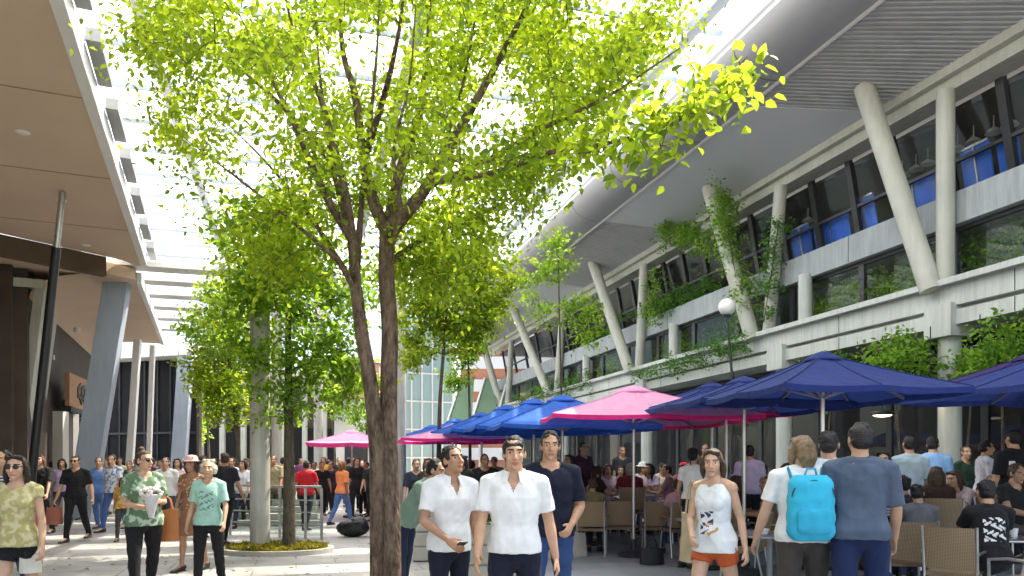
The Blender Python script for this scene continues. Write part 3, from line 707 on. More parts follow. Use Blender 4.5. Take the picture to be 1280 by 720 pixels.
class Skel:
    """branch skeleton: limbs given by hand, then twigs grown from the nearest wood to each target"""
    def __init__(s): s.p = []; s.par = []; s.chains = []; s.rmin = []; s.fix = set()
    def limb(s, pts, r0, r1, parent=-1, sub=6):
        pts = [Vector(p) for p in pts]; out = []
        m = len(pts)
        for i in range(m - 1):
            p0, p1, p2, p3 = pts[max(i - 1, 0)], pts[i], pts[i + 1], pts[min(i + 2, m - 1)]
            for j in range(sub):
                t = j / sub
                out.append(.5 * ((2 * p1) + (p2 - p0) * t + (2 * p0 - 5 * p1 + 4 * p2 - p3) * t * t + (3 * p1 - p0 - 3 * p2 + p3) * t ** 3))
        out.append(pts[-1])
        ids = []
        for i, q in enumerate(out):
            f = i / (len(out) - 1)
            s.p.append(q); s.par.append(parent if i == 0 else ids[-1]); s.rmin.append(r0 + (r1 - r0) * f); ids.append(len(s.p) - 1)
            if s.rmin[-1] > .012: s.fix.add(len(s.p) - 1)
        s.chains.append(([parent] if parent >= 0 else []) + ids)
        return ids
    def nearest(s, q):
        P = np.array([tuple(v) for v in s.p]); d = P - np.array(tuple(q))
        return int(np.argmin((d ** 2).sum(1)))
    def grow(s, targets, start_i=0, tip=.004, jitter=.08):
        P = [tuple(v) for v in s.p]
        arr = np.zeros((len(P) + len(targets) * 5, 3)); arr[:len(P)] = P; n = len(P)
        T = np.array([tuple(t) for t in targets])
        d0 = np.array([np.min(((arr[:n] - t) ** 2).sum(1)) for t in T])
        tips = []
        for k in np.argsort(d0):
            t = T[k]
            dv = arr[start_i:n] - t
            dist = np.sqrt((dv ** 2).sum(1)) + 0.55 * np.maximum(0, dv[:, 2] + .05)
            j = int(np.argmin(dist)) + start_i
            a = Vector(arr[j]); b = Vector(t); L = (b - a).length
            steps = 2 if L < .35 else (3 if L < .9 else 4)
            ids = [j]
            for i in range(1, steps + 1):
                f = i / steps
                q = a.lerp(b, f) + Vector((0, 0, .10 * L * math.sin(f * math.pi))) + Vector(RNG.normal(size=3)) * jitter * L * (1 - f) * .8
                s.p.append(q); s.par.append(ids[-1]); s.rmin.append(tip); arr[n] = tuple(q); n += 1; ids.append(len(s.p) - 1)
            s.chains.append(ids); tips.append(ids[-1])
        return tips
    def wood(s, name, mat, parent, tip=.004, expo=.46, cap=.2, vis=.0):
        cnt = np.zeros(len(s.p))
        has = np.zeros(len(s.p), bool)
        for i in range(len(s.p) - 1, -1, -1):
            if not has[i]: cnt[i] = max(cnt[i], 1)
            if s.par[i] >= 0: cnt[s.par[i]] += cnt[i]; has[s.par[i]] = True
        rad = np.minimum(np.maximum(tip * cnt ** expo, np.array(s.rmin)), cap)
        for i in s.fix: rad[i] = s.rmin[i]
        mb = MB()
        for ch in s.chains:
            if len(ch) < 2: continue
            rs = [rad[i] for i in ch]
            if s.par[ch[1]] == ch[0]: rs[0] = min(rs[0], rs[1] * 1.25)
            n = 14 if rs[0] > .05 else (7 if rs[0] > .015 else 4)
            mb.tube([s.p[i] for i in ch], rs, n, caps=True)
        return mb.build(name, mat, parent, smooth=True)
    def sprays(s, tips, per, length, size, spread):
        P = []; D = []; Nn = []; Sz = []; Rn = []
        for t in tips:
            q = s.p[t]; a = s.p[s.par[t]]; d = (q - a).normalized()
            base_r = RNG.random()
            for k in range(per):
                f = RNG.random()
                lat = Vector(RNG.normal(size=3)) * spread; lat.z *= .55
                p = q + d * ((f - .65) * length) + lat
                dd = d * .6 + Vector(RNG.normal(size=3)) * .75; dd.z -= .25
                P.append(tuple(p)); D.append(tuple(dd)); Nn.append((RNG.normal() * .55, RNG.normal() * .55, 1.0))
                Sz.append(size * (.6 + .75 * RNG.random())); Rn.append(min(1, .68 * base_r + .32 * RNG.random()))
        return np.array(P), np.array(D), np.array(Nn), np.array(Sz), np.array(Rn)

def in_poly(x, y, poly):
    c = False; n = len(poly)
    for i in range(n):
        x1, y1 = poly[i]; x2, y2 = poly[(i + 1) % n]
        if (y1 > y) != (y2 > y) and x < (x2 - x1) * (y - y1) / (y2 - y1) + x1: c = not c
    return c

# --- the big forked tree
TY = 7.0
bt = thing('forked_tree', 'big tree with forked brown trunk and bright spring crown in the foreground', 'tree', gx(482, TY))
sk = Skel()
def L(*pts): return [at(px, py, TY + dy) for px, py, dy in pts]
def G0(px, dy): return gx(px, TY + dy)
tl = sk.limb([G0(476, .02) + Vector((0, 0, -.05))] + L((474, 730, .02), (473, 640, .0), (471, 560, -.02), (463, 480, -.05), (452, 415, -.08), (445, 360, -.1)), .095, .056)
tl2 = sk.limb(L((445, 360, -.1), (439, 290, -.15), (426, 215, -.2), (403, 130, -.3), (370, 50, -.4), (345, -60, -.5)), .055, .004, tl[-1])
tr = sk.limb([G0(490, -.02) + Vector((0, 0, -.05))] + L((490, 730, -.02), (489, 640, 0), (486, 560, .04), (486, 480, .06), (487, 410, .06), (483, 345, .05), (484, 288, .05)), .092, .074)
def near(px, py, dy): return sk.nearest(at(px, py, TY + dy))
def limb(pts, r0, r1): return sk.limb(L(*pts), r0, r1, near(*pts[0]))
limb([(484, 288, .05), (504, 270, 0), (534, 232, -.1), (580, 152, -.3), (622, 78, -.5), (668, -10, -.8), (720, -120, -1.0)], 0.077, .004)
limb([(484, 290, .05), (468, 255, .1), (455, 200, .2), (444, 120, .3), (428, 60, .4), (424, -40, .5), (415, -170, .6)], 0.069, .004)
limb([(484, 292, .05), (500, 215, .3), (524, 140, .6), (535, 50, .8), (540, -60, 1.0), (560, -180, 1.2)], 0.062, .004)
limb([(440, 300, -.14), (405, 240, -.5), (372, 165, -.9), (335, 90, -1.1), (300, 20, -1.3)], 0.044, .004)
limb([(446, 365, -.1), (420, 320, .2), (380, 260, .6), (330, 200, 1.0), (270, 140, 1.3)], 0.037, .004)
limb([(484, 330, .05), (540, 292, .5), (620, 258, .9), (700, 205, 1.1)], 0.033, .004)
limb([(534, 232, -.1), (600, 205, -.5), (680, 160, -1.0), (760, 120, -1.4), (850, 60, -1.7)], 0.033, .004)
limb([(534, 230, -.1), (620, 215, -.9), (690, 190, -1.5), (765, 178, -2.0), (850, 150, -2.2), (925, 105, -2.3)], 0.027, .004)
limb([(447, 372, -.08), (425, 330, -.4), (375, 285, -.8), (300, 225, -1.0), (240, 180, -1.1)], 0.027, .004)
limb([(445, 355, -.1), (452, 250, .1), (463, 150, .0), (472, 50, -.1), (476, -70, -.2)], .036, .004)
limb([(484, 305, .05), (522, 252, .3), (556, 178, .2), (582, 90, .1), (604, -40, 0)], .036, .004)
limb([(440, 300, -.14), (420, 228, .1), (407, 150, .2), (397, 60, .3), (392, -70, .3)], .032, .004)
limb([(484, 325, .05), (500, 262, -.2), (492, 190, -.3), (512, 100, -.4), (520, 0, -.5)], .030, .004)
limb([(426, 215, -.2), (350, 130, .3), (270, 60, .7), (200, 0, 1.0)], 0.033, .004)
limb([(455, 200, .2), (480, 120, -.6), (500, 30, -1.2), (510, -80, -1.6)], 0.037, .004)
crown_poly = [(150, 70), (170, -20), (280, -190), (480, -250), (700, -210), (850, -80), (862, 30), (800, 95), (735, 160), (690, 235), (655, 300), (625, 360), (560, 385), (510, 340), (440, 335), (380, 370), (300, 330), (245, 250), (200, 150)]
tg = []
SUN_DIR = S(.60, .28, 1.0).normalized(); sun_o = at(485, 640, TY)
n_try = 0
while len(tg) < 680 and n_try < 20000:
    n_try += 1
    px, py = RNG.uniform(140, 870), RNG.uniform(-230, 390)
    if not in_poly(px, py, crown_poly): continue
    if py < -40 and RNG.random() < .55: continue
    if 300 < px < 360 and 120 < py < 175: continue          # gap where the canopy shows through
    if px < 330 and RNG.random() < .55: continue
    if math.sin(px * .021 + 1.3) * math.sin(py * .027 + px * .006) > .5: continue
    half = 2.3 * math.sqrt(max(.05, 1 - ((px - 490) / 400) ** 2)) * (1.0 if py < 200 else max(.3, 1 - (py - 200) / 200))
    dy = RNG.uniform(-half * .95, half * 1.1)
    if dy < -.2 and 370 < px < 640 and py > -20 and RNG.random() < .72: continue
    q = at(px, py, TY + dy)
    if q.z > 2.6 and ((q - sun_o) - SUN_DIR * (q - sun_o).dot(SUN_DIR)).length < .62 and RNG.random() < .9: continue      # a gap the sun reaches the trunk through
    tg.append(q)
tips = sk.grow(tg, start_i=30, tip=.0038)
# long spray reaching out to the right, nearer to the viewer
spray = []
for k in range(46):
    f = k / 45
    px = 700 + 235 * f; py = 190 - 95 * f ** 1.5 + RNG.normal() * 15 + 8
    spray.append(at(px, py, TY - 1.9 - .4 * f + RNG.normal() * .14))
for k in range(14):
    f = RNG.random(); spray.append(at(790 + 150 * f, 172 - 78 * f + RNG.normal() * 16, TY - 2.25 + RNG.normal() * .15))
tips2 = sk.grow(spray, start_i=24, tip=.003)
sk.wood('trunk', M['bark'], bt, tip=.0028, expo=.42, cap=.112)
a_ = sk.sprays(tips, 80, .58, .058, .13)
b_ = sk.sprays(tips2, 11, .36, .080, .085)
leaf_mesh('crown', *[np.concatenate([x, y]) for x, y in zip(a_, b_)][:4], M['leaf_main'], bt, width=.62, rnd=np.concatenate([a_[4], b_[4]]))

# --- smaller street trees
def small_tree(label, px, Y, crown, n, per, leaf, mat, trunk_r=.07, fork=None, group='young street trees', lean=0.0, spread=.13, bark='bark_grey', cat='tree', name='street_tree'):
    """crown: list of (px, py, radius px, dY, weight) clumps"""
    base = gx(px, Y); o = thing(name, label, cat, base, group=group)
    s = Skel()
    cx = sum(c[0] * c[4] for c in crown) / sum(c[4] for c in crown); cy = min(c[1] for c in crown)
    top = at(cx, cy, Y)
    midp = base.lerp(top, .45); midp.x = base.x + (top.x - base.x) * .25 + lean
    s.limb([base + Vector((0, 0, -.03)), base.lerp(midp, .5) + Vector((lean * .5, .02, 0)), midp, base.lerp(top, .75), top], trunk_r, trunk_r * .22)
    tg = []
    w = np.array([c[4] for c in crown], float); w /= w.sum()
    for k in range(n):
        c = crown[RNG.choice(len(crown), p=w)]
        rr = c[2] / F * Y
        v = rdir(1)[0] * rr * RNG.random() ** .38
        q = at(c[0], c[1], Y + c[3]) + Vector(v) * 1.0
        q.y += (RNG.random() - .5) * .3 * rr
        tg.append(q)
    tips = s.grow(tg, start_i=10, tip=.003)
    s.wood('trunk', M[bark], o, tip=.004, expo=.42, cap=trunk_r)
    p, d, nn, sz, rn = s.sprays(tips, per, .5, leaf, spread)
    leaf_mesh('crown', p, d, nn, sz, mat, o, width=.6, rnd=rn)
    return o
small_tree('second street tree with dark slim trunk growing in the round planting bed', 361, 13.0,
           [(355, 330, 75, 0, 3), (300, 400, 60, .3, 2), (400, 420, 60, -.2, 2.4), (350, 480, 52, 0, 1.8), (425, 470, 40, .2, 1.2), (330, 290, 60, .2, 2), (318, 345, 40, -.3, 1.5), (425, 350, 55, .2, 1.6)], 390, 33, .10, M['leaf_mid'], .12)
small_tree('leafy street tree left of the planting bed with crown down to head height', 300, 20.0,
           [(272, 415, 42, 0, 2), (262, 470, 40, 0, 2), (290, 500, 42, 0, 2), (300, 440, 45, .5, 2), (285, 375, 30, .3, 1)], 240, 27, .12, M['leaf_bright'], .10)
small_tree('yellow green street tree seen right of the big trunk above the blue umbrellas', 546, 17.0,
           [(560, 360, 58, 0, 3), (612, 340, 42, 0, 1.8), (530, 405, 40, .3, 1.5), (580, 418, 34, .2, 1.0), (565, 295, 48, 0, 1.6), (515, 340, 45, 0, 1.4), (520, 440, 26, 0, .6), (610, 390, 30, 0, .8)], 340, 32, .115, M['leaf_bright'], .07)
small_tree('thin street tree standing before the folded green glass roof', 588, 24.0,
           [(585, 430, 24, 0, 2), (570, 470, 18, 0, 1), (600, 400, 20, 0, 1)], 70, 30, .13, M['leaf_mid'], .07)
small_tree('slender sapling with airy crown between the pink umbrella and the terrace beams', 703, 20.0,
           [(690, 330, 28, 0, 2), (672, 385, 26, 0, 1.5), (722, 390, 26, 0, 1.5), (700, 300, 16, 0, .8), (655, 350, 14, 0, .5), (735, 420, 26, .2, 1)], 95, 20, .11, M['leaf_mid'], .05)
for i, (px, Y, cl, lab) in enumerate((
        (262, 40, [(262, 500, 26, 0, 1), (250, 470, 22, 0, 1)], 'small far street tree left of the leafy tree beside the glass hall'),
        (455, 34, [(455, 515, 24, 0, 1), (470, 480, 20, 0, 1)], 'far street tree above the far pink umbrella'),
        (420, 44, [(418, 505, 22, 0, 1), (405, 480, 20, 0, 1)], 'far street tree just left of the brown pavilion'),
        (236, 50, [(240, 540, 20, 0, 1)], 'lowest far tree against the dark arcade'))):
    small_tree(lab, px, Y, cl, 70, 26, .16, M['leaf_mid'], .09)

# --- terrace planting
def shrub(label, s_px, r, z, radius, n, per, leaf, mat, name='shrub', cat='shrub', group=None, length=0.0, squash=.7, seedz=0):
    """hedge or bush: stems and clumped leaves round a base point, optionally stretched along the street"""
    s = s_of(s_px, r); base = S(r, s, z)
    o = thing(name, label, cat, base, group=group)
    cs = []
    mb = MB()
    for k in range(n):
        v = rdir(1)[0] * radius * RNG.random() ** .4
        q = base + Vector((v[0], v[1], abs(v[2]) * squash + .08)) + (S(0, 1) * (RNG.uniform(-length, length)))
        cs.append(q)
        if k % 14 == 0:
            mb = MB()
            foot = Vector((q.x * .6 + base.x * .4, q.y * .6 + base.y * .4, z)) if not length else Vector((q.x, q.y, z))
            mb.tube([foot, foot.lerp(q, .6) + Vector((.03, .02, 0)), q], [.012, .009, .004], 5); mb.build('branch', M['bark_grey'], o)
    leaf_cloud('foliage', cs, per, (.09, .09, .08), leaf, mat, o, width=.6)
    return o
# leaves added behind the middle panes in place of reflected trees
reflected_green = [(1225, 'reflected trees built as a hedge at the right end above the lower beam', 'leaf_hedge', 1.0), (1110, 'bright green reflected trees built as a hedge between first raking column and blue boards', 'leaf_lime', .95),
       (1060, 'reflected trees built as a rounded hedge left of the bright green one', 'leaf_lime', .75), (905, 'reflected trees built as a bushy hedge behind the globe lamp', 'leaf_dark', .8),
       (845, 'reflected trees built as a hedge left of the globe lamp', 'leaf_lime', .7), (765, 'reflected trees built as a hedge above the pink umbrella', 'leaf_lime', .8), (722, 'reflected trees built as a small hedge beside the sapling', 'leaf_dark', .8), (676, 'reflected trees built as the farthest hedge near the banded building', 'leaf_hedge', .8)]
for px, lab, mt, rad in reflected_green:
    shrub(lab, px, FR + .50, 4.95, .30, 120 if mt == 'leaf_dark' else 190, 18, .085, M[mt], name='hedge_and_reflected_trees', cat='hedge', group='hedges on the balcony', length=rad * 1.35, squash=3.2)
shrub('leafy plants trailing along the upper balcony beside the blue boards', 860, FR + .2, 6.62, .4, 90, 20, .09, M['leaf_dark'], name='hedge_and_reflected_trees', cat='hedge', group='hedges on the balcony', length=1.6, squash=1.6)
shrub('upper balcony planting left of the upright column above the sapling', 745, FR + .2, 6.62, .4, 60, 18, .10, M['leaf_dark'], name='hedge_and_reflected_trees', cat='hedge', group='hedges on the balcony', length=1.6, squash=1.3)
# climbing vines on the columns and beams
def vine(label, pts, spread, n, per, leaf, mat):
    o = thing('climbing_vine', label, 'vine', (pts[0].x, pts[0].y, pts[0].z), group='vines on the terrace building')
    mb = MB(); mb.tube(pts, [.014] * len(pts), 5); mb.build('stem', M['bark_grey'], o)
    cs = []
    for k in range(int(n * .85)):
        f = RNG.random() * (len(pts) - 1); i = int(min(f, len(pts) - 1.001)); q = pts[i].lerp(pts[i + 1], f - i)
        cs.append(q + Vector(RNG.normal(size=3)) * spread)
    leaf_cloud('foliage', cs, per, (.08, .08, .09), leaf, mat, o, width=.6)
    return o
def fr(px, py, r):      # a point at street offset r seen at this pixel, for placing vines on the facade
    k = (px - CX) / F; Y = r / (k * CA + SA); return at(px, py, Y)
vine('lush vine climbing the second raking column up to the soffit', [fr(930, 400, 11.25), fr(917, 330, 11.1), fr(907, 270, 10.9), fr(903, 245, 10.8)], .16, 95, 20, .09, M['leaf_hedge'])
vine('vine spreading from the second raking column over the upper windows', [fr(905, 300, 10.8), fr(870, 300, 11.2), fr(845, 285, 11.3), fr(830, 300, 11.3)], .22, 110, 22, .10, M['leaf_hedge'])
vine('vine round the upright arm beside the second raking column', [fr(955, 400, 11.3), fr(966, 330, 11.4), fr(974, 275, 11.45)], .13, 60, 18, .085, M['leaf_dark'])
vine('vine trailing along the face of the lower beam under the globe lamp', [fr(935, 430, 11.3), fr(890, 440, 11.3), fr(840, 458, 11.3), fr(790, 470, 11.3)], .15, 120, 20, .085, M['leaf_dark'])
vine('hanging vine below the upper beam right of the globe lamp', [fr(940, 350, 11.6), fr(932, 385, 11.6), fr(928, 415, 11.6)], .2, 50, 20, .09, M['leaf_hedge'])
vine('vine on the upper beam above the pink umbrella', [fr(840, 375, 11.6), fr(800, 388, 11.6), fr(755, 408, 11.6)], .13, 60, 18, .085, M['leaf_dark'])
vine('bright vine beside the third upright column', [fr(818, 400, 11.5), fr(822, 370, 11.4), fr(812, 340, 11.4)], .2, 50, 20, .095, M['leaf_hedge'])
vine('vine along the lower beam behind the blue umbrella row', [fr(735, 478, 11.3), fr(690, 490, 11.3), fr(650, 500, 11.3)], .3, 90, 20, .10, M['leaf_dark'])
# potted trees added in place of tree reflections in the dark ground floor glass
for px, r, cl, lab in ((1128, 11.0, [(1128, 452, 38, 0, 1), (1100, 465, 24, 0, .6)], 'bright potted stand-in for reflected trees under the lower beam left of the ground column'),
                       (1255, 11.3, [(1262, 432, 40, 0, 1), (1235, 455, 24, 0, .6)], 'potted stand-in for reflected trees at the right edge under the lower beam'),
                       (1205, 11.8, [(1215, 462, 20, 0, 1)], 'small potted stand-in for reflected trees between the ground column and the right edge'),
                       (1030, 11.4, [(1040, 470, 26, 0, 1)], 'potted stand-in for reflected trees behind the big blue umbrella')):
    k = (px - CX) / F; Y = r / (k * CA + SA)
    o = small_tree(lab, px, Y, cl, 60, 30, .10, M['leaf_hedge'], .045, group='stand-ins for trees reflected in the ground floor glass', name='reflected_tree')
    mb = MB(); mb.lathe([(.2, .012), (.27, .5), (.3, .52), (.3, .56), (.25, .56), (.24, .5)], gx(px, Y), 20); mb.build('pot', M['dark_metal'], o, smooth=True)

# --- planting bed round the second tree
bed = thing('planting_bed', 'oval stone edged bed of yellow green ground plants round the second tree', 'flower bed', gx(347, 13.1))
bc = gx(347, 13.1); mb = MB(); n = 40
ring = lambda rx, ry, z: [bc + Vector((rx * math.cos(2 * math.pi * i / n), ry * math.sin(2 * math.pi * i / n), z)) for i in range(n)]
o1, o2, i1, i2 = ring(.98, .72, .002), ring(.98, .72, .085), ring(.88, .62, .085), ring(.88, .62, .04)
vs = o1 + o2 + i1 + i2
mb.add(vs, [(a * n + i, a * n + (i + 1) % n, (a + 1) * n + (i + 1) % n, (a + 1) * n + i) for a in range(3) for i in range(n)]); mb.build('kerb', M['stone'], bed, smooth=True)
mb = MB(); mb.add(ring(.88, .62, .05), [tuple(range(n))]); mb.build('soil', M['soil'], bed)
N = 5200; th = RNG.random(N) * 2 * math.pi; rr = np.sqrt(RNG.random(N))
pos = np.stack([bc.x + .86 * rr * np.cos(th), bc.y + .6 * rr * np.sin(th), .05 + .05 * RNG.random(N)], 1)
keep = (np.hypot(pos[:, 0] - gx(325, 13.3).x, pos[:, 1] - 13.3) > .2); pos = pos[keep]; N = len(pos)
d = rdir(N); d[:, 2] = abs(d[:, 2]) + .3
gc = leaf_mesh('ground_plants', pos, d, rdir(N) + [0, 0, .3], .07 * (.5 + RNG.random(N)), leafmat('yellow ground plants', (.06, .08, .01), (.42, .32, .03), (.4, .35, .03), .3), None, .5)
tag(gc, 'low yellow green plants covering the planting bed', 'ground cover', kind='stuff')

# fallen leaves on the paving
N = 420
lx = np.array([tuple(S(RNG.normal() * 2.2 - .6, RNG.uniform(4, 22), .012)) for _ in range(N)])
d = rdir(N); d[:, 2] *= .12
tag(leaf_mesh('leaf_litter', lx, d, rdir(N) * .25 + [0, 0, 1], .055 * (.5 + RNG.random(N)), leafmat('fallen leaves', (.10, .07, .02), (.30, .26, .05), (.3, .25, .05), .2), None, .6), 'fallen leaves scattered over the pale paving', 'leaf litter', kind='stuff')

# ------------------------------------------------------------------ umbrellas
BLUE_SHADED = (0.020, 0.040, 0.18); BLUE_LIT = (0.025, 0.12, 0.50); PINK = (0.88, 0.42, 0.64); NAVY = (0.05, 0.03, 0.13)  # sunlit row gets a brighter blue, shaded umbrellas a darker one
def umbrella(label, px, Y, zpeak, zedge, half, col, rot=45, col_band=None, vent=True, sides=8, name='parasol', trans=.3, group='cafe umbrellas'):
    base = gx(px, Y); o = thing(name, label, 'umbrella', base, R(rot), group)
    mat = cloth(col, trans=trans)
    mb = MB()
    # canopy: eight panels, four hips at the corners and four at the mid sides, sagging between
    corners = []
    for k in range(8):
        a = math.pi / 4 * k
        rad = half * (math.sqrt(2) if k % 2 == 0 else 1.0)
        corners.append((rad * math.cos(a), rad * math.sin(a)))
    nr = 7; seg = 4
    vs = []; rows = []
    H = zpeak - zedge
    for i in range(1, nr + 1):
        f = i / nr; row = []
        for k in range(8):
            c0, c1 = corners[k], corners[(k + 1) % 8]
            for j in range(seg):
                t = j / seg
                x, y = (c0[0] + (c1[0] - c0[0]) * t) * f, (c0[1] + (c1[1] - c0[1]) * t) * f
                z = zpeak - H * (f ** .94) - .022 * math.sin(t * math.pi) * f - .015 * math.sin(f * math.pi)
                if i == nr: z -= 0
                row.append(len(vs)); vs.append((x, y, z))
        rows.append(row)
    ap = len(vs); vs.append((0, 0, zpeak + .01))
    n = 8 * seg
    fs = [(ap, rows[0][i], rows[0][(i + 1) % n]) for i in range(n)]
    for a in range(nr - 1): fs += [(rows[a][i], rows[a + 1][i], rows[a + 1][(i + 1) % n], rows[a][(i + 1) % n]) for i in range(n)]
    vrow = [len(vs) + i for i in range(n)]
    vs += [(vs[q][0] * 1.004, vs[q][1] * 1.004, vs[q][2] - .065 + .006 * math.sin(i * 1.7)) for i, q in enumerate(rows[-1])]
    mb.add(vs, fs); band = [(rows[-1][i], vrow[i], vrow[(i + 1) % n], rows[-1][(i + 1) % n]) for i in range(n)]
    mb.f += band; mb.m += [1] * n
    for k in range(8):
        sm_ = MB(); x, y = corners[k]
        sm_.tube([(x * f, y * f, zpeak - H * (f ** .94) - .015 * math.sin(f * math.pi) + .004) for f in (.05, .3, .55, .8, 1.0)], [.007] * 5, 6); sm_.build('seam', mat, o, smooth=True, local=True)
    mb.build('canopy', [mat, cloth(col_band, trans=.25) if col_band else mat], o, smooth=True, local=True)
    if vent:
        v = MB(); pr = []
        for i, (f, dz) in enumerate(((.0, .05), (.07, .035), (.16, -.015), (.165, -.035))):
            pr += [(half * f * 1.3 * math.cos(2 * math.pi * k / 16 + .2), half * f * 1.3 * math.sin(2 * math.pi * k / 16 + .2), zpeak - H * .05 + dz - H * f * .5) for k in range(16)]
        v.add(pr, [(a * 16 + k, a * 16 + (k + 1) % 16, (a + 1) * 16 + (k + 1) % 16, (a + 1) * 16 + k) for a in range(3) for k in range(16)])
        v.build('vent_cap', mat, o, smooth=True, local=True)
    p = MB(); p.tube([(0, 0, .05), (0, 0, zpeak - .02)], [.028, .028], 12); p.build('pole', M['steel'], o, smooth=True, local=True)
    b = MB(); b.lathe([(.26, .006), (.26, .07), (.1, .1), (.05, .12), (.04, .3)], (0, 0, 0), 20); b.build('base', M['dark_metal'], o, smooth=True, local=True)
    for k in range(8):
        x, y = corners[k]
        rb = MB(); rb.bar((x * .02, y * .02, zpeak - .06), (x * .985, y * .985, zedge - .035), .022, .03); ro = rb.build('rib', M['grey_metal'], o, local=True)
        st = MB(); st.bar((x * .01, y * .01, zpeak - H - .05), (x * .5, y * .5, zpeak - H * .5 - .07), .016, .02); st.build('strut', M['grey_metal'], ro, local=True)
    return o
AD = math.degrees(A)
umbrella('big dark blue umbrella nearest on the right with its whole canopy in view', 1028, 8.4, 2.80, 2.34, 1.03, BLUE_SHADED, 54)
umbrella('dark blue umbrella cut by the right edge of the photo', 1350, 8.2, 2.88, 2.36, 1.30, BLUE_SHADED, 52)
umbrella('purple navy umbrella behind the right hand blue umbrellas', 1290, 10.6, 3.12, 2.60, 1.3, NAVY, 55)
umbrella('pink umbrella with magenta rim over the two tan chairs', 792, 12.4, 2.84, 2.28, 1.58, PINK, 50, (0.75, 0.03, 0.22), trans=.4)
umbrella('pink umbrella with red rim mostly hidden under the big blue one', 908, 12.4, 2.60, 2.40, .86, PINK, 58, (0.7, 0.03, 0.15), trans=.4)
umbrella('blue umbrella tucked behind the left corner of the big blue one', 930, 10.4, 2.75, 2.36, 1.15, BLUE_SHADED, 55)
umbrella('low blue umbrella between the pink umbrella and the big blue one', 890, 13.6, 3.02, 2.58, 1.3, BLUE_SHADED, 58)
rowlab = ['first blue umbrella of the row left of the pink umbrella', 'second blue umbrella in the receding blue row', 'third blue umbrella in the receding blue row', 'fourth blue umbrella in the receding blue row', 'fifth blue umbrella of the row, second from its far end', 'farthest blue umbrella of the row above the far pink one']
for (px, Y, zp, ze), lab in zip(((703, 13.4, 2.78, 2.2), (667, 14.8, 2.84, 2.24), (633, 16.4, 2.84, 2.26), (602, 18.2, 2.80, 2.26), (570, 20.4, 2.78, 2.28), (541, 23, 2.74, 2.28)), rowlab):
    umbrella(lab, px, Y, zp, ze, 1.36, BLUE_LIT, 56)
umbrella('flat pink umbrella in front of the blue row beside the big trunk', 566, 17.4, 2.45, 2.12, 1.25, PINK, 56, (0.75, 0.03, 0.25), trans=.4)
umbrella('far pink umbrella left of the big trunk over the standing crowd', 440, 21.5, 2.52, 2.14, 1.2, PINK, 56, (0.7, 0.05, 0.25), trans=.4)

# ------------------------------------------------------------------ chairs, tables, small things
M['wicker'] = None
m, nt, out = newmat('tan wicker'); b = nd(nt, 'ShaderNodeBsdfPrincipled'); b.inputs['Roughness'].default_value = .7
tc = nd(nt, 'ShaderNodeTexCoord'); w1 = nd(nt, 'ShaderNodeTexWave'); w1.bands_direction = 'Z'; w1.inputs['Scale'].default_value = 22; w2 = nd(nt, 'ShaderNodeTexWave'); w2.bands_direction = 'X'; w2.inputs['Scale'].default_value = 22
for w in (w1, w2): nt.links.new(tc.outputs['Object'], w.inputs['Vector'])
ad = nd(nt, 'ShaderNodeMath', operation='MULTIPLY'); nt.links.new(w1.outputs['Fac'], ad.inputs[0]); nt.links.new(w2.outputs['Fac'], ad.inputs[1])
nt.links.new(ramp(nt, ad.outputs[0], [(0, (.20, .13, .075)), (.6, (.46, .33, .20))]), b.inputs['Base Color'])
bp = nd(nt, 'ShaderNodeBump'); bp.inputs['Strength'].default_value = .6; bp.inputs['Distance'].default_value = .01; nt.links.new(ad.outputs[0], bp.inputs['Height']); nt.links.new(bp.outputs['Normal'], b.inputs['Normal'])
nt.links.new(b.outputs[0], out.inputs['Surface']); M['wicker'] = m
def make_chair(label, loc, rz, mat, arms=True, group='terrace chairs', drape=0):
    """faces +Y locally, the backrest at -Y"""
    o = thing('terrace_chair', label, 'chair', loc, rz, group)
    b = MB(); b.box((0, .02, .44), (.46, .44, .05)); b.build('seat', mat, o, local=True, bevel=.015)
    b = MB(); vs = []
    for i in range(7):
        z = .5 + .42 * i / 6; yb = -.2 - .09 * (i / 6)
        for j in range(7):
            x = -.22 + .44 * j / 6; c = -.05 * (1 - (x / .22) ** 2); vs.append((x, yb + c, z))
    vs += [(x, y - .025, z) for x, y, z in vs]
    fs = []
    for k, o_ in ((0, 0), (1, 49)):
        for i in range(6):
            for j in range(6):
                q = (o_ + i * 7 + j, o_ + i * 7 + j + 1, o_ + i * 7 + j + 8, o_ + i * 7 + j + 7); fs.append(q if not k else q[::-1])
    for i in range(6):
        fs += [(i * 7, i * 7 + 7, 49 + i * 7 + 7, 49 + i * 7), (i * 7 + 6, 49 + i * 7 + 6, 49 + i * 7 + 13, i * 7 + 13)]
    fs += [(j, 49 + j, 49 + j + 1, j + 1) for j in range(6)] + [(42 + j, 43 + j, 92 + j, 91 + j) for j in range(6)]
    b.add(vs, fs); b.build('backrest', mat, o, smooth=True, local=True)
    for sx in (-1, 1):
        f = MB(); f.tube([(.21 * sx, .22, .43), (.23 * sx, .25, .004)], [.014, .014], 8); f.build('leg', M['steel'], o, smooth=True, local=True)
        f = MB(); f.tube([(.235 * sx, -.3, .93), (.23 * sx, -.21, .45), (.24 * sx, -.30, .004)], [.014] * 3, 8); f.build('leg', M['steel'], o, smooth=True, local=True)
        if arms:
            f = MB(); f.tube([(.24 * sx, -.24, .66), (.27 * sx, 0, .67), (.25 * sx, .2, .64), (.22 * sx, .22, .44)], [.016] * 4, 8); f.build('armrest', M['steel'], o, smooth=True, local=True)
    return o
def copy_thing(o, loc, rz, label):
    return copy_tree(o, None, loc, rz, label)
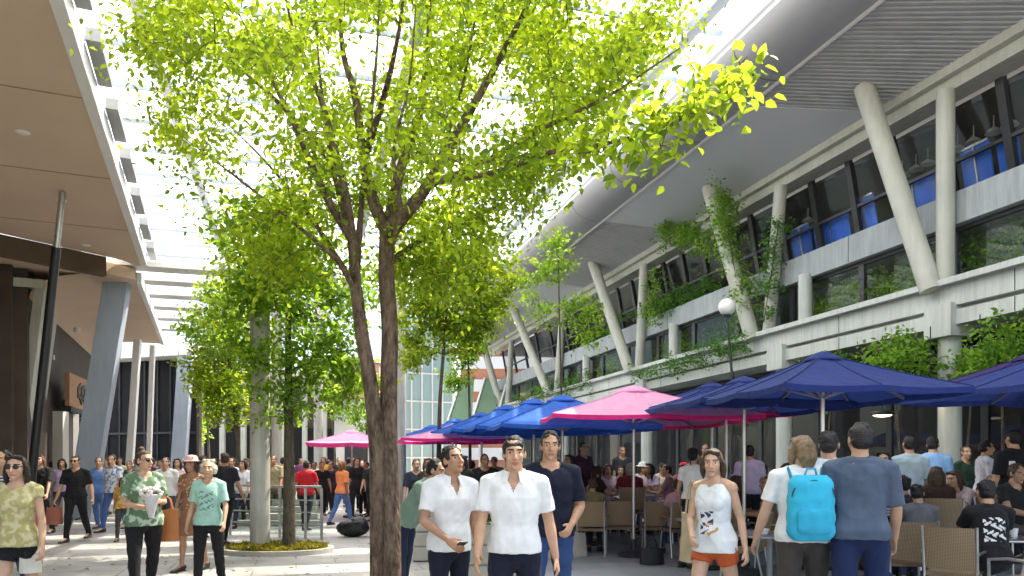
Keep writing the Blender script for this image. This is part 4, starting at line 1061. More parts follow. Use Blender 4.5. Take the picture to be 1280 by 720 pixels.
def table(label, loc, rz=0, rad=.42, h=.74, wood=False, group='terrace tables'):
    o = thing('cafe_table', label, 'table', loc, rz, group)
    b = MB(); b.lathe([(rad - .01, h - .03), (rad, h - .02), (rad, h - .005), (rad - .01, h)], (0, 0, 0), 32); b.build('tabletop', M['steel'] if not wood else pmat('table wood', (.3, .2, .12), .5, var=.2, scale=6), o, smooth=True, local=True)
    b = MB(); b.tube([(0, 0, .04), (0, 0, h - .03)], [.035, .035], 12); b.build('pedestal', M['grey_metal'], o, smooth=True, local=True)
    b = MB(); b.lathe([(.26, .006), (.26, .03), (.05, .05)], (0, 0, 0), 24); b.build('base', M['dark_metal'], o, smooth=True, local=True)
    return o
tbl0 = table('steel cafe table beside the woman in the printed white top', gx(962, 8.7))
for loc, lab in ((gx(800, 14.6) + Vector((0, 0, DECK)), 'steel cafe table under the pink umbrella'), (gx(735, 14.2), 'steel cafe table left of the pink umbrella pole'), (gx(880, 11.0), 'steel cafe table below the half hidden pink umbrella'),
                 (gx(1240, 8.3), 'steel cafe table at the right edge behind the woven chairs'), (gx(1020, 11.0), 'steel cafe table in the shade behind the man with turquoise backpack'), (gx(1110, 10.0), 'steel cafe table under the big blue umbrella'), (gx(655, 16.5), 'steel cafe table below the blue umbrella row')):
    copy_thing(tbl0, loc, .4, lab)
ch0 = make_chair('left one of the two empty tan chairs below the pink umbrella', gx(774, 13.0), R(-6), M['wicker'])
cream_fabric = cloth((.5, .46, .36))
CH = [(gx(821, 12.9), -3, 'right one of the two empty tan chairs below the pink umbrella'),
      (gx(1192, 7.6), -38, 'brown woven chair standing nearest at the right beside the table'),
      (gx(1132, 8.4), -10, 'brown woven chair with striped throw in front of the standing blue shirts'),
      (gx(930, 9.6), 60, 'tan chair turned sideways behind the woman in the printed top'),
      (gx(1285, 7.0), 20, 'tan chair cut by the right edge of the photo')]
for loc, rz, lab in CH: copy_thing(ch0, loc, R(rz), lab)

def cup(label, loc, h=.1, r=.04, mat=None):
    o = MB(); o.lathe([(r * .7, .002), (r, h), (r * .9, h), (r * .62, .012)], loc, 14)
    return tag(o.build('cup', mat or M['white_paint'], smooth=True), label, 'cup', 'cups and bowls on the terrace tables')
def on(c, dx, dy): return Vector((c.x + dx, c.y + dy, .741))
cup('white cup on the table beside the woman in the printed top', on(gx(962, 8.7), .15, -.18))
cup('white bowl on the table beside the woman in the printed top', on(gx(962, 8.7), -.12, -.1), .06, .08)
cup('white bowl on the right edge table', on(gx(1240, 8.3), -.1, -.2), .07, .10)
cup('white cup on the right edge table', on(gx(1240, 8.3), .18, -.1))
cup('pale cup on the table under the pink umbrella', on(gx(800, 14.6) + Vector((0, 0, 0)), .05, -.2) + Vector((0, 0, DECK)))

# globe lamp on a dark forked post
gl = thing('globe_lamp', 'white globe lamp on a dark post among the vines', 'lamp', Vector((fr(915, 500, 9.8).x, fr(915, 500, 9.8).y, 0)))
lp = Vector((fr(915, 500, 9.8).x, fr(915, 500, 9.8).y, 0)); gc_ = fr(903, 388, 9.8); gc_.y = lp.y
mb = MB(); mb.tube([lp + Vector((0, 0, .01)), lp + Vector((0, 0, 3.6)), Vector((gc_.x, gc_.y, gc_.z - .22))], [.04, .035, .02], 10); mb.build('post', M['dark_metal'], gl, smooth=True)
mb = MB(); mb.ball(gc_, .2, nu=24, nv=16); mb.build('globe', M['lamp_white'], gl, smooth=True)
mb = MB(); mb.lathe([(.06, -.24), (.09, -.19), (.05, -.17)], gc_, 16); mb.build('collar', M['dark_metal'], gl, smooth=True)

# stone planter blocks in front of the umbrella row
def stone_block(label, px, Y, w, d, h, layers=3):
    o = thing('stone_planter', label, 'planter', gx(px, Y), R(6), 'stone planters along the terrace')
    b = MB(); hh = h / layers
    for k in range(layers):
        b.box((0, 0, .01 + hh * (k + .5)), (w - .02 * (k % 2), d - .02 * (k % 2), hh - .02))
        if k: b.box((0, 0, .01 + hh * k), (w - .06, d - .06, .022))
    b.build('block', M['stone'], o, local=True, bevel=.012)
    cs = [o.location + Vector((random.uniform(-w, w) * .42, random.uniform(-d, d) * .42, h + .08 + random.random() * .18)) for _ in range(26)]
    leaf_cloud('foliage', cs, 22, (.06, .06, .06), .07, M['leaf_dark'], o)
    return o
stone_block('layered cream stone planter between the two men in white polo shirts', 600, 9.6, .55, .45, .78)
stone_block('cream stone planter behind the left man in white polo', 540, 12.0, .6, .5, .7)
# curved stone kerb bench at the terrace edge
kb = thing('curved_bench', 'low curved grey stone bench at the terrace edge behind the navy shirt', 'bench', gx(690, 12.4))
c = gx(676, 13.0); mb = MB(); vs = []; n = 24
for i in range(n + 1):
    a = R(150) + R(170) * i / n
    for rr, z in ((.62, .012), (.66, .4), (.94, .4), (.98, .012)):
        vs.append(c + Vector((rr * math.cos(a), rr * math.sin(a), z)))
mb.add(vs, [(i * 4 + j, i * 4 + (j + 1) % 4, (i + 1) * 4 + (j + 1) % 4, (i + 1) * 4 + j) for i in range(n) for j in range(4)] + [(3, 2, 1, 0), (n * 4, n * 4 + 1, n * 4 + 2, n * 4 + 3)])
mb.build('seat_block', M['stone'], kb)
# glass balustrade between the column and the street
bl = thing('glass_balustrade', 'glass balustrade with steel rails behind the planting bed', 'railing', gx(350, 15.5))
ps = [gx(288, 16.2), gx(318, 15.9), gx(350, 15.6), gx(382, 15.4), gx(402, 15.3)]
for p in ps:
    b = MB(); b.box(p + Vector((0, 0, .53)), (.05, .05, 1.04)); b.build('post', M['steel'], bl)
b = MB(); b.tube([p + Vector((0, 0, 1.08)) for p in ps], [.025] * len(ps), 10); b.build('handrail', M['steel'], bl, smooth=True)
for z in (.3, .55, .8):
    b = MB(); b.tube([p + Vector((0, -.05, z)) for p in ps], [.012] * len(ps), 8); b.build('rail', M['steel'], bl, smooth=True)
for p, q in zip(ps[:-1], ps[1:]):
    b = MB(); b.bar(p.lerp(q, .03) + Vector((0, .03, .52)), q.lerp(p, .03) + Vector((0, .03, .52)), .012, .9); b.build('glass_panel', M['glass_clear'], bl)
# steps behind the balustrade
st = thing('stone_steps', 'short flight of pale stone steps behind the glass balustrade', 'steps', gx(345, 19))
for k in range(4):
    b = MB(); b.box(gx(345, 18.6 + k * .35) + Vector((0, 0, .075 + .15 * k)), (2.2, .35, .14 + 0 * k)); b.build('step', M['stone'], st, bevel=.01)
    if k:
        b = MB(); b.box(gx(345, 18.6 + k * .35) + Vector((0, .02, .075 * k)), (2.16, .3, .15 * k - .012)); b.build('riser', M['concrete'], st)

# ------------------------------------------------------------------ people
JOBS = []
def fuse(mb, name, mats, parent, voxel, smooth_it, post):
    o = mb.build(name, mats, parent, local=True)
    r = o.modifiers.new('r', 'REMESH'); r.mode = 'VOXEL'; r.voxel_size = voxel
    s = o.modifiers.new('s', 'SMOOTH'); s.factor = .5; s.iterations = smooth_it
    JOBS.append((o, post)); return o
def flush():
    dg = bpy.context.evaluated_depsgraph_get(); dg.update()
    new = [(o, bpy.data.meshes.new_from_object(o.evaluated_get(dg)), post) for o, post in JOBS]
    for o, me, post in new:
        old = o.data; mats = list(old.materials)
        o.modifiers.clear(); o.data = me
        me.materials.clear()
        for m in mats: me.materials.append(m)
        n = len(me.polygons)
        me.polygons.foreach_set('use_smooth', np.ones(n, bool)); me.polygons.foreach_set('material_index', np.zeros(n, np.int32))
        if post: post(o, me)
        me.update()
    JOBS.clear()
def get_co(me):
    a = np.empty(len(me.vertices) * 3, np.float32); me.vertices.foreach_get('co', a); return a.reshape(-1, 3)
def get_no(me):
    a = np.empty(len(me.vertices) * 3, np.float32); me.vertices.foreach_get('normal', a); return a.reshape(-1, 3)
def wrinkle(me, amp, seed):
    if len(me.vertices) == 0: return
    co = get_co(me).astype(float); no = get_no(me); r = np.random.default_rng(seed)
    h = np.zeros(len(co))
    q = co + .03 * np.sin(co[:, [1, 2, 0]] * 17 + r.random(3) * 6)
    for f, a in ((18, 1), (31, .7), (55, .45)):
        k = r.normal(size=3) * np.array([1, 1, .8]); k = k / np.linalg.norm(k) * f
        h += a * (1 - 2 * np.abs(np.sin(q @ k + r.random() * 6)) ** .7)
    co += no * (h * amp * .5)[:, None]
    me.vertices.foreach_set('co', co.astype(np.float32).ravel())
def pc_co(me):
    co = get_co(me); n = len(me.polygons)
    a = np.empty(n * 3, np.float32); me.polygons.foreach_get('center', a); return a.reshape(-1, 3)
def RX(d): return Matrix.Rotation(R(d), 3, 'X')
def RY(d): return Matrix.Rotation(R(d), 3, 'Y')
def RZ(d): return Matrix.Rotation(R(d), 3, 'Z')

SK_A = (0.50, 0.29, 0.19); SK_B = (0.40, 0.22, 0.14); SK_C = (0.55, 0.34, 0.24); SK_D = (0.22, 0.12, 0.08)
H_BLACK = (0.012, 0.010, 0.010); H_BROWN = (0.06, 0.032, 0.018); H_GREY = (0.42, 0.40, 0.38); H_BLOND = (0.34, 0.24, 0.12)

def person(label, px, Y, face, H=1.72, w=1.0, fem=False, sk=SK_A, hair=H_BLACK, hs='short', top=(.7, .7, .7), sleeve=.6, hem=.90, bottom=(.02, .02, .03), legs='trousers', shoes=(.03, .03, .03),
           lean=0, arms=((4, 8, 12, 0), (4, 8, 12, 0)), lg=((8, 3, 4), (-8, 3, 10)), head=(0, 0), sit=None, pat=None, pat2=(.6, .6, .6), pats=18, collar=False, glasses=False, hat=None, group=None, twist=0, print_=None, bare=True, z0=0.0, xoff=0, belly=0.0):
    """face: degrees, 0 looks at the camera. arms/lg: (right, left) = (swing, abduct, elbow, inward) / (swing, abduct, knee). lean: forward bend."""
    pos = gx(px, Y) + Vector((0, 0, z0))
    root = thing('person', label, 'person', pos, R(180 + face), group)
    k = H / 1.75; det = 930 * .8 / Y                                # rendered pixels per metre
    fine = det > 75; mid = det > 38
    vb = .0065 if fine else (.011 if mid else .02); vc = .009 if fine else (.014 if mid else .022)
    seed = int(px * 7 + Y * 131)
    rnd = random.Random(seed)
    T = RX(-lean); T2 = T @ RZ(twist)
    pel = Vector((0, 0, .95 if sit is None else sit + .12))
    def t3(x, y, z): return pel + T2 @ Vector((x * w, y, z - .95))
    def tl(x, y, z): return pel + Vector((x * w, y, z - .95))
    n_ = 16 if fine else 10
    hipw = 1.06 if fem else 1.0; shw = .155 if fem else .185; waist = .87 if fem else 1.0
    TOR = [(.90, .155 * hipw, .112, -.005), (.97, .162 * hipw, .118 + belly * .5, -.012), (1.05, .148 * (hipw + waist) / 2, .108 + belly, belly * .6), (1.12, .138 * waist, .098 + belly, belly * .8), (1.22, .150 * (waist + .06), .106 + belly * .7, .008 + belly * .4), (1.32, .168 * (.92 if fem else 1), .115, .012), (1.40, .160 * (.92 if fem else 1), .10, 0), (1.45, .115, .078, -.012), (1.49, .066, .066, -.006)]
    def torso(mb, e, z_lo, z_hi, flare=0):
        rows = [q for q in TOR if z_lo - .001 <= q[0] <= z_hi + .001]
        def itp(z):
            for a, b in zip(TOR[:-1], TOR[1:]):
                if a[0] <= z <= b[0]:
                    f = (z - a[0]) / (b[0] - a[0]); return tuple(a[i] + (b[i] - a[i]) * f for i in range(4))
            a = TOR[0] if z < .9 else TOR[-1]; return (z, a[1] * (1 if z >= .9 else .99), a[2], a[3])
        if not rows or rows[0][0] > z_lo + .01: rows = [itp(z_lo)] + rows
        if rows[-1][0] < z_hi - .01: rows = rows + [itp(z_hi)]
        # explicit elliptical rings so that width and depth stay aligned with the body
        vs = []; m = n_ + 6
        for q in rows:
            ee = e + (flare * min(1, max(0, (1.25 - q[0]) / .35)))
            for i in range(m):
                a = 2 * math.pi * i / m; ca, sa = math.cos(a), math.sin(a)
                p = 2.35; rx = (q[1] + ee); ry = (q[2] + ee)
                x = rx * abs(ca) ** (2 / p) * (1 if ca > 0 else -1); y = ry * abs(sa) ** (2 / p) * (1 if sa > 0 else -1)
                vs.append(t3(x, y + q[3], q[0]))
        fs = [(a * m + i, a * m + (i + 1) % m, (a + 1) * m + (i + 1) % m, (a + 1) * m + i) for a in range(len(rows) - 1) for i in range(m)]
        fs += [tuple(range(m))[::-1], tuple((len(rows) - 1) * m + i for i in range(m))]
        mb.add(vs, fs)
    # joints
    J = {}
    for si, sd in ((0, 1), (1, -1)):
        sw, ab, el, inw = arms[si]
        Am = RZ(twist) @ RY(-sd * ab) @ RX(sw); Fm = Am @ RZ(sd * inw) @ RX(el)
        sh = t3(sd * shw, -.005, 1.415); e_ = sh + Am @ Vector((0, 0, -.29)); wr = e_ + Fm @ Vector((0, 0, -.255))
        hs_, ha, kn = lg[si]
        Lm = RY(-sd * ha) @ RX(hs_); Km = RY(-sd * ha * .3) @ RX(hs_ - kn)
        hp = pel + Vector((sd * .088 * w * hipw, -.005, -.03)); k_ = hp + Lm @ Vector((0, 0, -.425)); an = k_ + Km @ Vector((0, 0, -.405))
        J[sd] = dict(sh=sh, el=e_, wr=wr, Am=Am, Fm=Fm, hp=hp, kn=k_, an=an)
    low = min(J[1]['an'].z, J[-1]['an'].z) - .09
    dz = -low if sit is None else 0.0
    headc = t3(0, .018, 1.495) + T2 @ Vector((0, .012, .135)); HM = T2 @ RZ(head[0]) @ RX(-head[1])
    if lean > 20: HM = RX(-lean * .6) @ RZ(head[0]) @ RX(-head[1]); headc = t3(0, .02, 1.50) + HM @ Vector((0, .02, .125))
    def hd(x, y, z): return headc + HM @ Vector((x, y, z))
    # ---- body
    b = MB(); torso(b, 0, .90, 1.49)
    b.ball(t3(0, -.012, .92), (.13 * hipw * w, .088, .07), T)
    for sd in (1, -1):
        j = J[sd]
        b.tube([t3(sd * .04, -.012, 1.465), t3(sd * .11, -.01, 1.435), j['sh']], [.05, .056, .055], n_, round_=True)
        b.ball(j['sh'], .058)
        if fem: b.ball(t3(sd * .072, .085, 1.28), (.062, .055, .062), T)
        u = j['el'] - j['sh']; f = j['wr'] - j['el']; ak = (.86 if fem else 1.0) * (.5 + .5 * w)
        b.tube([j['sh'], j['sh'] + u * .35, j['sh'] + u * .8, j['el'], j['el'] + f * .25, j['el'] + f * .7, j['wr']], [.054 * ak, .049 * ak, .040 * ak, .038 * ak, .041 * ak, .031 * ak, .026 * ak], n_, round_=True)
        Fm = j['Fm']; dn = Fm @ Vector((0, 0, -1)); wd = Fm @ Vector((0, 1, 0)); nn = Fm @ Vector((-sd, 0, 0))
        hk = .9 if fem else 1.0
        # palm, four unequal curled fingers, thumb
        b.tube([j['wr'], j['wr'] + dn * .03 * hk, j['wr'] + dn * .09 * hk], [(.024, .021), (.036 * hk, .017), (.040 * hk, .014)], 12, ref=tuple(nn), round_=True)
        curl = 18 + 14 * rnd.random()
        for fi, (off, ln) in enumerate(((.030, .072), (.010, .082), (-.010, .076), (-.029, .058))):
            p0 = j['wr'] + dn * .088 * hk + wd * off * hk
            ax = dn.cross(nn).normalized()
            d1 = Matrix.Rotation(R(curl), 3, ax) @ dn; d2 = Matrix.Rotation(R(curl * 2.3), 3, ax) @ dn
            p1 = p0 + d1 * ln * .5 * hk; p2 = p1 + d2 * ln * .5 * hk
            b.tube([p0 - dn * .02, p0, p1, p2], [.010, .0095, .0088, .0075], 7, round_=True)
        th = (dn * .75 + wd * .6 + nn * .25).normalized(); p0 = j['wr'] + dn * .03 * hk + wd * .026 * hk
        b.tube([p0, p0 + th * .04 * hk, p0 + (th * .065 + dn * .01) * hk], [.014, .012, .009], 7, round_=True)
        lgk = w * (1.03 if fem else 1.0)
        u = j['kn'] - j['hp']; f = j['an'] - j['kn']; bk = Vector((0, -.014, 0))
        b.tube([j['hp'], j['hp'] + u * .2, j['hp'] + u * .6, j['hp'] + u * .92, j['kn'] + f * .06, j['kn'] + f * .28 + bk, j['kn'] + f * .7 + bk * .5, j['an']], [.070 * lgk, .076 * lgk, .066 * lgk, .053, .050, .055 * lgk, .036, .034], n_, round_=True)
        fd = Vector((sd * .10, 1, 0)).normalized()
        a0 = j['an']; b.tube([a0 + Vector((0, 0, -.005)) - fd * .035, a0 + fd * .03 + Vector((0, 0, -.025)), a0 + fd * .12 + Vector((0, 0, -.052)), a0 + fd * .19 + Vector((0, 0, -.062))], [.036, (.036, .038), (.026, .042), (.018, .034)], 10, round_=True)
    b.tube([t3(0, -.012, 1.45), t3(0, .005, 1.53), hd(0, -.012, -.03)], [.064, .055 if fem else .06, .055], n_, round_=True)
    b.ball(hd(0, -.014, .032), (.076, .097, .086), HM, 18, 12)
    b.ball(hd(0, .024, -.03), (.062, .068, .082), HM, 16, 10)
    b.ball(hd(0, .066, -.094), (.030 if not fem else .025, .025, .022), HM)
    b.ball(hd(0, .072, .036), (.052, .022, .016), HM)
    for sd in (1, -1):
        b.ball(hd(sd * .038, .058, -.022), (.024, .026, .026), HM)
        b.ball(hd(sd * .078, -.006, -.004), (.010, .022, .033), HM @ RZ(sd * 18))
    b.tube([hd(0, .090, .022), hd(0, .106, -.012), hd(0, .114, -.030)], [.008, .012, .0145], 8, round_=True)
    for sd in (1, -1): b.ball(hd(sd * .013, .100, -.032), (.009, .011, .008), HM)
    b.ball(hd(0, .088, -.060), (.025, .014, .0075), HM); b.ball(hd(0, .087, -.071), (.021, .013, .0075), HM)
    for v in b.v: v.z += dz; v *= k
    HMi = np.array(HM.transposed()); hc = np.array((headc + Vector((0, 0, dz))) * k)
    def body_post(o, me, HMi=HMi, hc=hc):
        c = (pc_co(me) - hc) @ HMi.T / k; mi = np.zeros(len(c), np.int32)
        g = max(0, vb * .22 - .0015)
        X, Yy, Z = np.abs(c[:, 0]), c[:, 1], c[:, 2]; fr_ = Yy > .05
        mi[fr_ & (X < .024) & (np.abs(Z + .066) < .0085 + g)] = 1
        mi[fr_ & (np.abs(X - .033) < .0125) & (np.abs(Z - .008) < .0042 + g * .5)] = 2
        mi[fr_ & (np.abs(X - .033) < .0065 + g) & (np.abs(Z - .008) < .0062 + g)] = 3
        if vb < .015: mi[fr_ & (np.abs(X - .034) < .021) & (np.abs(Z - .031) < .0048 + g)] = 3
        me.polygons.foreach_set('material_index', mi)
    lipc = (sk[0] * .8, sk[1] * .5, sk[2] * .5)
    fuse(b, 'body', [skinmat(sk), skinmat(lipc), pmat('eye white', (.6, .58, .55), .3, var=.03), pmat('brow', mul(hair if hair[0] < .3 else (.12, .09, .07), 1), .6)], root, vb * k, 3, body_post)
    # ---- hair
    hm = MB()
    def hb(x, y, z, r): hm.ball(hd(x, y, z), r, HM, 16, 10)
    if hs != 'none':
        hb(0, -.024, .040, (.085, .098, .088)); hb(0, -.045, -.005, (.079, .075, .075))
        if hs in ('short', 'fringe'):
            for q in range(16 if fine else 7):
                a = rnd.uniform(-2.8, 2.8); th_ = rnd.uniform(.15, 1.25); hb(.072 * math.sin(th_) * math.sin(a), -.026 + .080 * math.sin(th_) * math.cos(a), .042 + .078 * math.cos(th_), (.024, .026, .022))
            for sd in (1, -1): hb(sd * .072, .012, .028, (.012, .022, .032))
        if hs == 'fringe':
            for q in range(7): hb(-.05 + .0165 * q, .066 - abs(q - 3) * .005, .062 + rnd.uniform(-.006, .01), (.017, .018, .026))
        if hs in ('long', 'bob'):
            for sd in (1, -1):
                e_ = -.13 if hs == 'bob' else -.24
                hm.tube([hd(sd * .05, .01, .07), hd(sd * .083, .0, 0), hd(sd * .088, -.01, -.07), hd(sd * .085, -.02, e_)], [.03, .03, .032, .016], 8, round_=True)
            hm.tube([hd(0, -.09, .03), hd(0, -.105, -.06), hd(0, -.105, -.12 if hs == 'bob' else -.25)], [(.05, .08), (.04, .085), (.02, .06)], 10, ref=tuple(HM @ Vector((1, 0, 0))), round_=True)
            for q in range(6): hb(-.05 + .02 * q, .045, .09 + rnd.uniform(-.005, .012), (.024, .03, .022))
        if hs == 'bun':
            hb(0, -.06, .135, (.045, .045, .042)); hb(0, .02, .085, (.06, .05, .035))
        if hs == 'pony':
            hm.tube([hd(0, -.10, .05), hd(0, -.15, 0), hd(0, -.14, -.14)], [.03, .034, .014], 8, round_=True)
        if hs == 'curly':
            for q in range(34): a = rnd.uniform(-2.3, 2.3); z_ = rnd.uniform(-.05, .12); rr_ = .088 if z_ < .07 else .06; hb(rr_ * math.sin(a), -.03 - .085 * math.cos(a) * (-1 if z_ > .06 else 1) * (.6 if z_ > .06 else 1), z_, (.03, .03, .03))
        for v in hm.v: v.z += dz; v *= k
        hmat = _MC.get(('hair', hair)) or pmat('hair', hair, .5, var=.35, scale=25, bump=.8, bscale=70); _MC[('hair', hair)] = hmat
        fuse(hm, 'hair', hmat, root, (.007 if fine else .012 if mid else .02) * k, 1, lambda o, me: wrinkle(me, .006 if fine else .008, seed))
    # ---- shirt
    s = MB(); e = .016
    torso(s, e, hem, 1.452, .022 if legs != 'skirt' else .0)
    if fem:
        for sd in (1, -1): s.ball(t3(sd * .072, .088, 1.28), (.072, .06, .07), T)
    if sleeve > 0 and not collar: s.ball(t3(0, -.036, 1.467), (.105, .054, .05))
    if belly: s.ball(t3(0, .05, 1.1), (.14, .10 + belly, .12), T)
    for sd in (1, -1):
        j = J[sd]; u = j['el'] - j['sh']; f = j['wr'] - j['el']
        if sleeve > 0:
            s.tube([t3(sd * .045, -.014, 1.462), t3(sd * .11, -.01, 1.438), j['sh']], [.064, .068, .070], n_, round_=True)
            if sleeve <= 1:
                s.tube([j['sh'] - u * .1, j['sh'] + u * sleeve * .5, j['sh'] + u * sleeve], [.068, .066, .068], n_)
            else:
                s.tube([j['sh'] - u * .1, j['sh'] + u * .5, j['el'], j['el'] + f * .4, j['el'] + f * (sleeve - 1)], [.068, .058, .052, .050, .040], n_, round_=False)
            s.ball(j['sh'], .069)
        else:
            s.tube([t3(sd * .055, -.014, 1.45), t3(sd * .10, -.01, 1.435)], [.045, .045], n_, round_=True)
    if sleeve > 0 and not collar: s.tube([t3(0, -.018, 1.43), t3(0, -.016, 1.492)], [.084, .079], n_ + 2)
    for v in s.v: v.z += dz; v *= k
    Ti = np.array(T2.transposed()); pl = np.array((pel + Vector((0, 0, dz)))); cl_col = collar
    pm = [cloth(top, pat, pat2, pats)]
    if print_: pm += [cloth(q) for q in print_[1]]
    def shirt_post(o, me):
        wrinkle(me, .0062 if fine else .008, seed)
        c = (pc_co(me) / k - pl) @ Ti.T
        if print_:
            mi = np.zeros(len(c), np.int32); print_[0](c, mi); me.polygons.foreach_set('material_index', mi)
        z = c[:, 2] + .95
        cut = (c[:, 1] > 0) & (np.abs(c[:, 0]) < (z - (1.36 if cl_col else 1.42)) * (.5 if cl_col else 1.5)) & (np.abs(c[:, 0]) < .085)
        if cut.any() and (fine or mid):
            import bmesh
            bm = bmesh.new(); bm.from_mesh(me); bm.faces.ensure_lookup_table()
            bmesh.ops.delete(bm, geom=[bm.faces[i] for i in np.nonzero(cut)[0]], context='FACES'); bm.to_mesh(me); bm.free()
    so = fuse(s, 'shirt', pm, root, vc * k, 3, shirt_post)
    if collar and (fine or mid):
        cm = MB(); m = 22; vs = []
        for i in range(m + 1):
            a = R(-90 + 26) + R(360 - 52) * i / m + R(180)
            ca, sa = math.cos(a), math.sin(a); fl = .5 + .5 * max(0, sa)
            for rr, z in ((.064, 1.545 - .05 * fl), (.074, 1.55 - .05 * fl), (.104 + .016 * fl, 1.492 - .075 * fl), (.094 + .014 * fl, 1.482 - .07 * fl)):
                vs.append(t3(rr * ca, rr * sa * .95 + .004, z))
        cm.add(vs, [(i * 4 + j, i * 4 + (j + 1) % 4, (i + 1) * 4 + (j + 1) % 4, (i + 1) * 4 + j) for i in range(m) for j in range(4)] + [(3, 2, 1, 0), (m * 4, m * 4 + 1, m * 4 + 2, m * 4 + 3)])
        for v in cm.v: v.z += dz; v *= k
        cm.build('collar', cloth(top), so, smooth=True, local=True)
    # ---- trousers, shorts or skirt
    t = MB()
    torso(t, .010, .90, 1.04)
    t.ball(t3(0, -.008, .915), (.168 * hipw * w, .130, .115), T); t.ball(t3(0, .0, .865), (.09 * w, .105, .075), T)
    if legs == 'skirt' or legs == 'long skirt':
        bot = .55 if legs == 'skirt' else .22
        hpm = (J[1]['kn'] + J[-1]['kn']) / 2; q = pel + Vector((0, 0, -.02)); hpm = q.lerp(hpm, (.93 - bot) / .43) if legs == 'skirt' else hpm + Vector((0, 0, -.22))
        t.tube([q, q.lerp(hpm, .4), hpm], [(.13, .17 * w), (.155, .20 * w), (.19, .225 * w)], n_ + 4, ref=(1, 0, 0))
    else:
        for sd in (1, -1):
            j = J[sd]; u = j['kn'] - j['hp']; f = j['an'] - j['kn']; lgk = w * (1.03 if fem else 1.0)
            if legs == 'trousers':
                t.tube([j['hp'], j['hp'] + u * .2, j['hp'] + u * .6, j['hp'] + u * .95, j['kn'] + f * .3 + Vector((0, -.01, 0)), j['kn'] + f * .75, j['an'] + f * .02], [.100 * lgk, .099 * lgk, .083 * lgk, .068 * lgk, .066 * lgk, .058, .056], n_)
            else:
                L_ = .38 if legs == 'shorts' else .85
                t.tube([j['hp'], j['hp'] + u * L_ * .5, j['hp'] + u * L_], [.100 * lgk, .099 * lgk, .100 * lgk if legs == 'shorts' else .085], n_)
            t.ball(j['hp'], .100 * lgk)
    for v in t.v: v.z += dz; v *= k
    fuse(t, 'skirt' if 'skirt' in legs else ('shorts' if legs in ('shorts', 'long shorts') else 'trousers'), cloth(bottom), root, vc * k, 3, lambda o, me: wrinkle(me, .006 if fine else .008, seed + 5))
    # ---- shoes
    for sd in (1, -1):
        a0 = J[sd]['an'] + Vector((0, 0, dz)); fd = Vector((sd * .10, 1, 0)).normalized(); q = MB()
        q.tube([a0 + Vector((0, 0, -.03)) - fd * .05, a0 + fd * .03 + Vector((0, 0, -.038)), a0 + fd * .12 + Vector((0, 0, -.058)), a0 + fd * .20 + Vector((0, 0, -.066))], [(.046, .040), (.048, .042), (.031, .046), (.022, .038)], 12, ref=tuple(Vector((1, 0, 0))), round_=True)
        c = a0 + fd * .075 + Vector((0, 0, -.082)); q.box(c, (.082, .285, .016), RZ(-sd * 6))
        for v in q.v: v *= k
        q.build('shoe', pmat('shoe', shoes, .5, var=.15), root, smooth=True, local=True)
    if hat:
        hm2 = MB(); prof = [(.150 if hat[1] == 'brim' else .095, .055), (.098, .062), (.094, .10), (.07, .138), (.02, .15)]
        vs = []; m = 20
        for rr, z in prof:
            for i in range(m): a = 2 * math.pi * i / m; vs.append(hd(rr * math.cos(a), rr * math.sin(a) * 1.12 - .012, z))
        hm2.add(vs, [(a * m + i, a * m + (i + 1) % m, (a + 1) * m + (i + 1) % m, (a + 1) * m + i) for a in range(len(prof) - 1) for i in range(m)] + [tuple((len(prof) - 1) * m + i for i in range(m))])
        if hat[1] == 'cap':
            hm2.tube([hd(0, .085, .058), hd(0, .13, .052), hd(0, .165, .044)], [(.07, .012), (.065, .010), (.04, .006)], 10, ref=tuple(HM @ Vector((0, 0, 1))))
        for v in hm2.v: v.z += dz; v *= k
        hm2.build('hat', cloth(hat[0]), root, smooth=True, local=True)
    if glasses:
        gm = MB()
        for sd in (1, -1):
            gm.ball(hd(sd * .034, .094, .008), (.027, .008, .020), HM, 12, 8); gm.bar(hd(sd * .06, .09, .012), hd(sd * .082, .0, .012), .005, .006)
        gm.bar(hd(-.02, .10, .012), hd(.02, .10, .012), .005, .005)
        for v in gm.v: v.z += dz; v *= k
        gm.build('glasses', M['black'], root, smooth=True, local=True)
    W = Matrix.Translation(pos) @ Matrix.Rotation(R(180 + face), 4, 'Z')
    def world(v): return W @ ((Vector(v) + Vector((0, 0, dz))) * k)
    root_info = dict(root=root, hand_r=world(J[1]['wr'] + J[1]['Fm'] @ Vector((-.03, 0, -.09))), hand_l=world(J[-1]['wr'] + J[-1]['Fm'] @ Vector((.03, 0, -.09))), chest=world(t3(0, .14, 1.2)), back=world(t3(0, -.17, 1.24)), sh_l=world(J[-1]['sh']), sh_r=world(J[1]['sh']), hip_l=world(t3(-.2, .02, .95)), hip_r=world(t3(.2, .02, .95)), T=T, rz=R(180 + face), k=k)
    return root_info

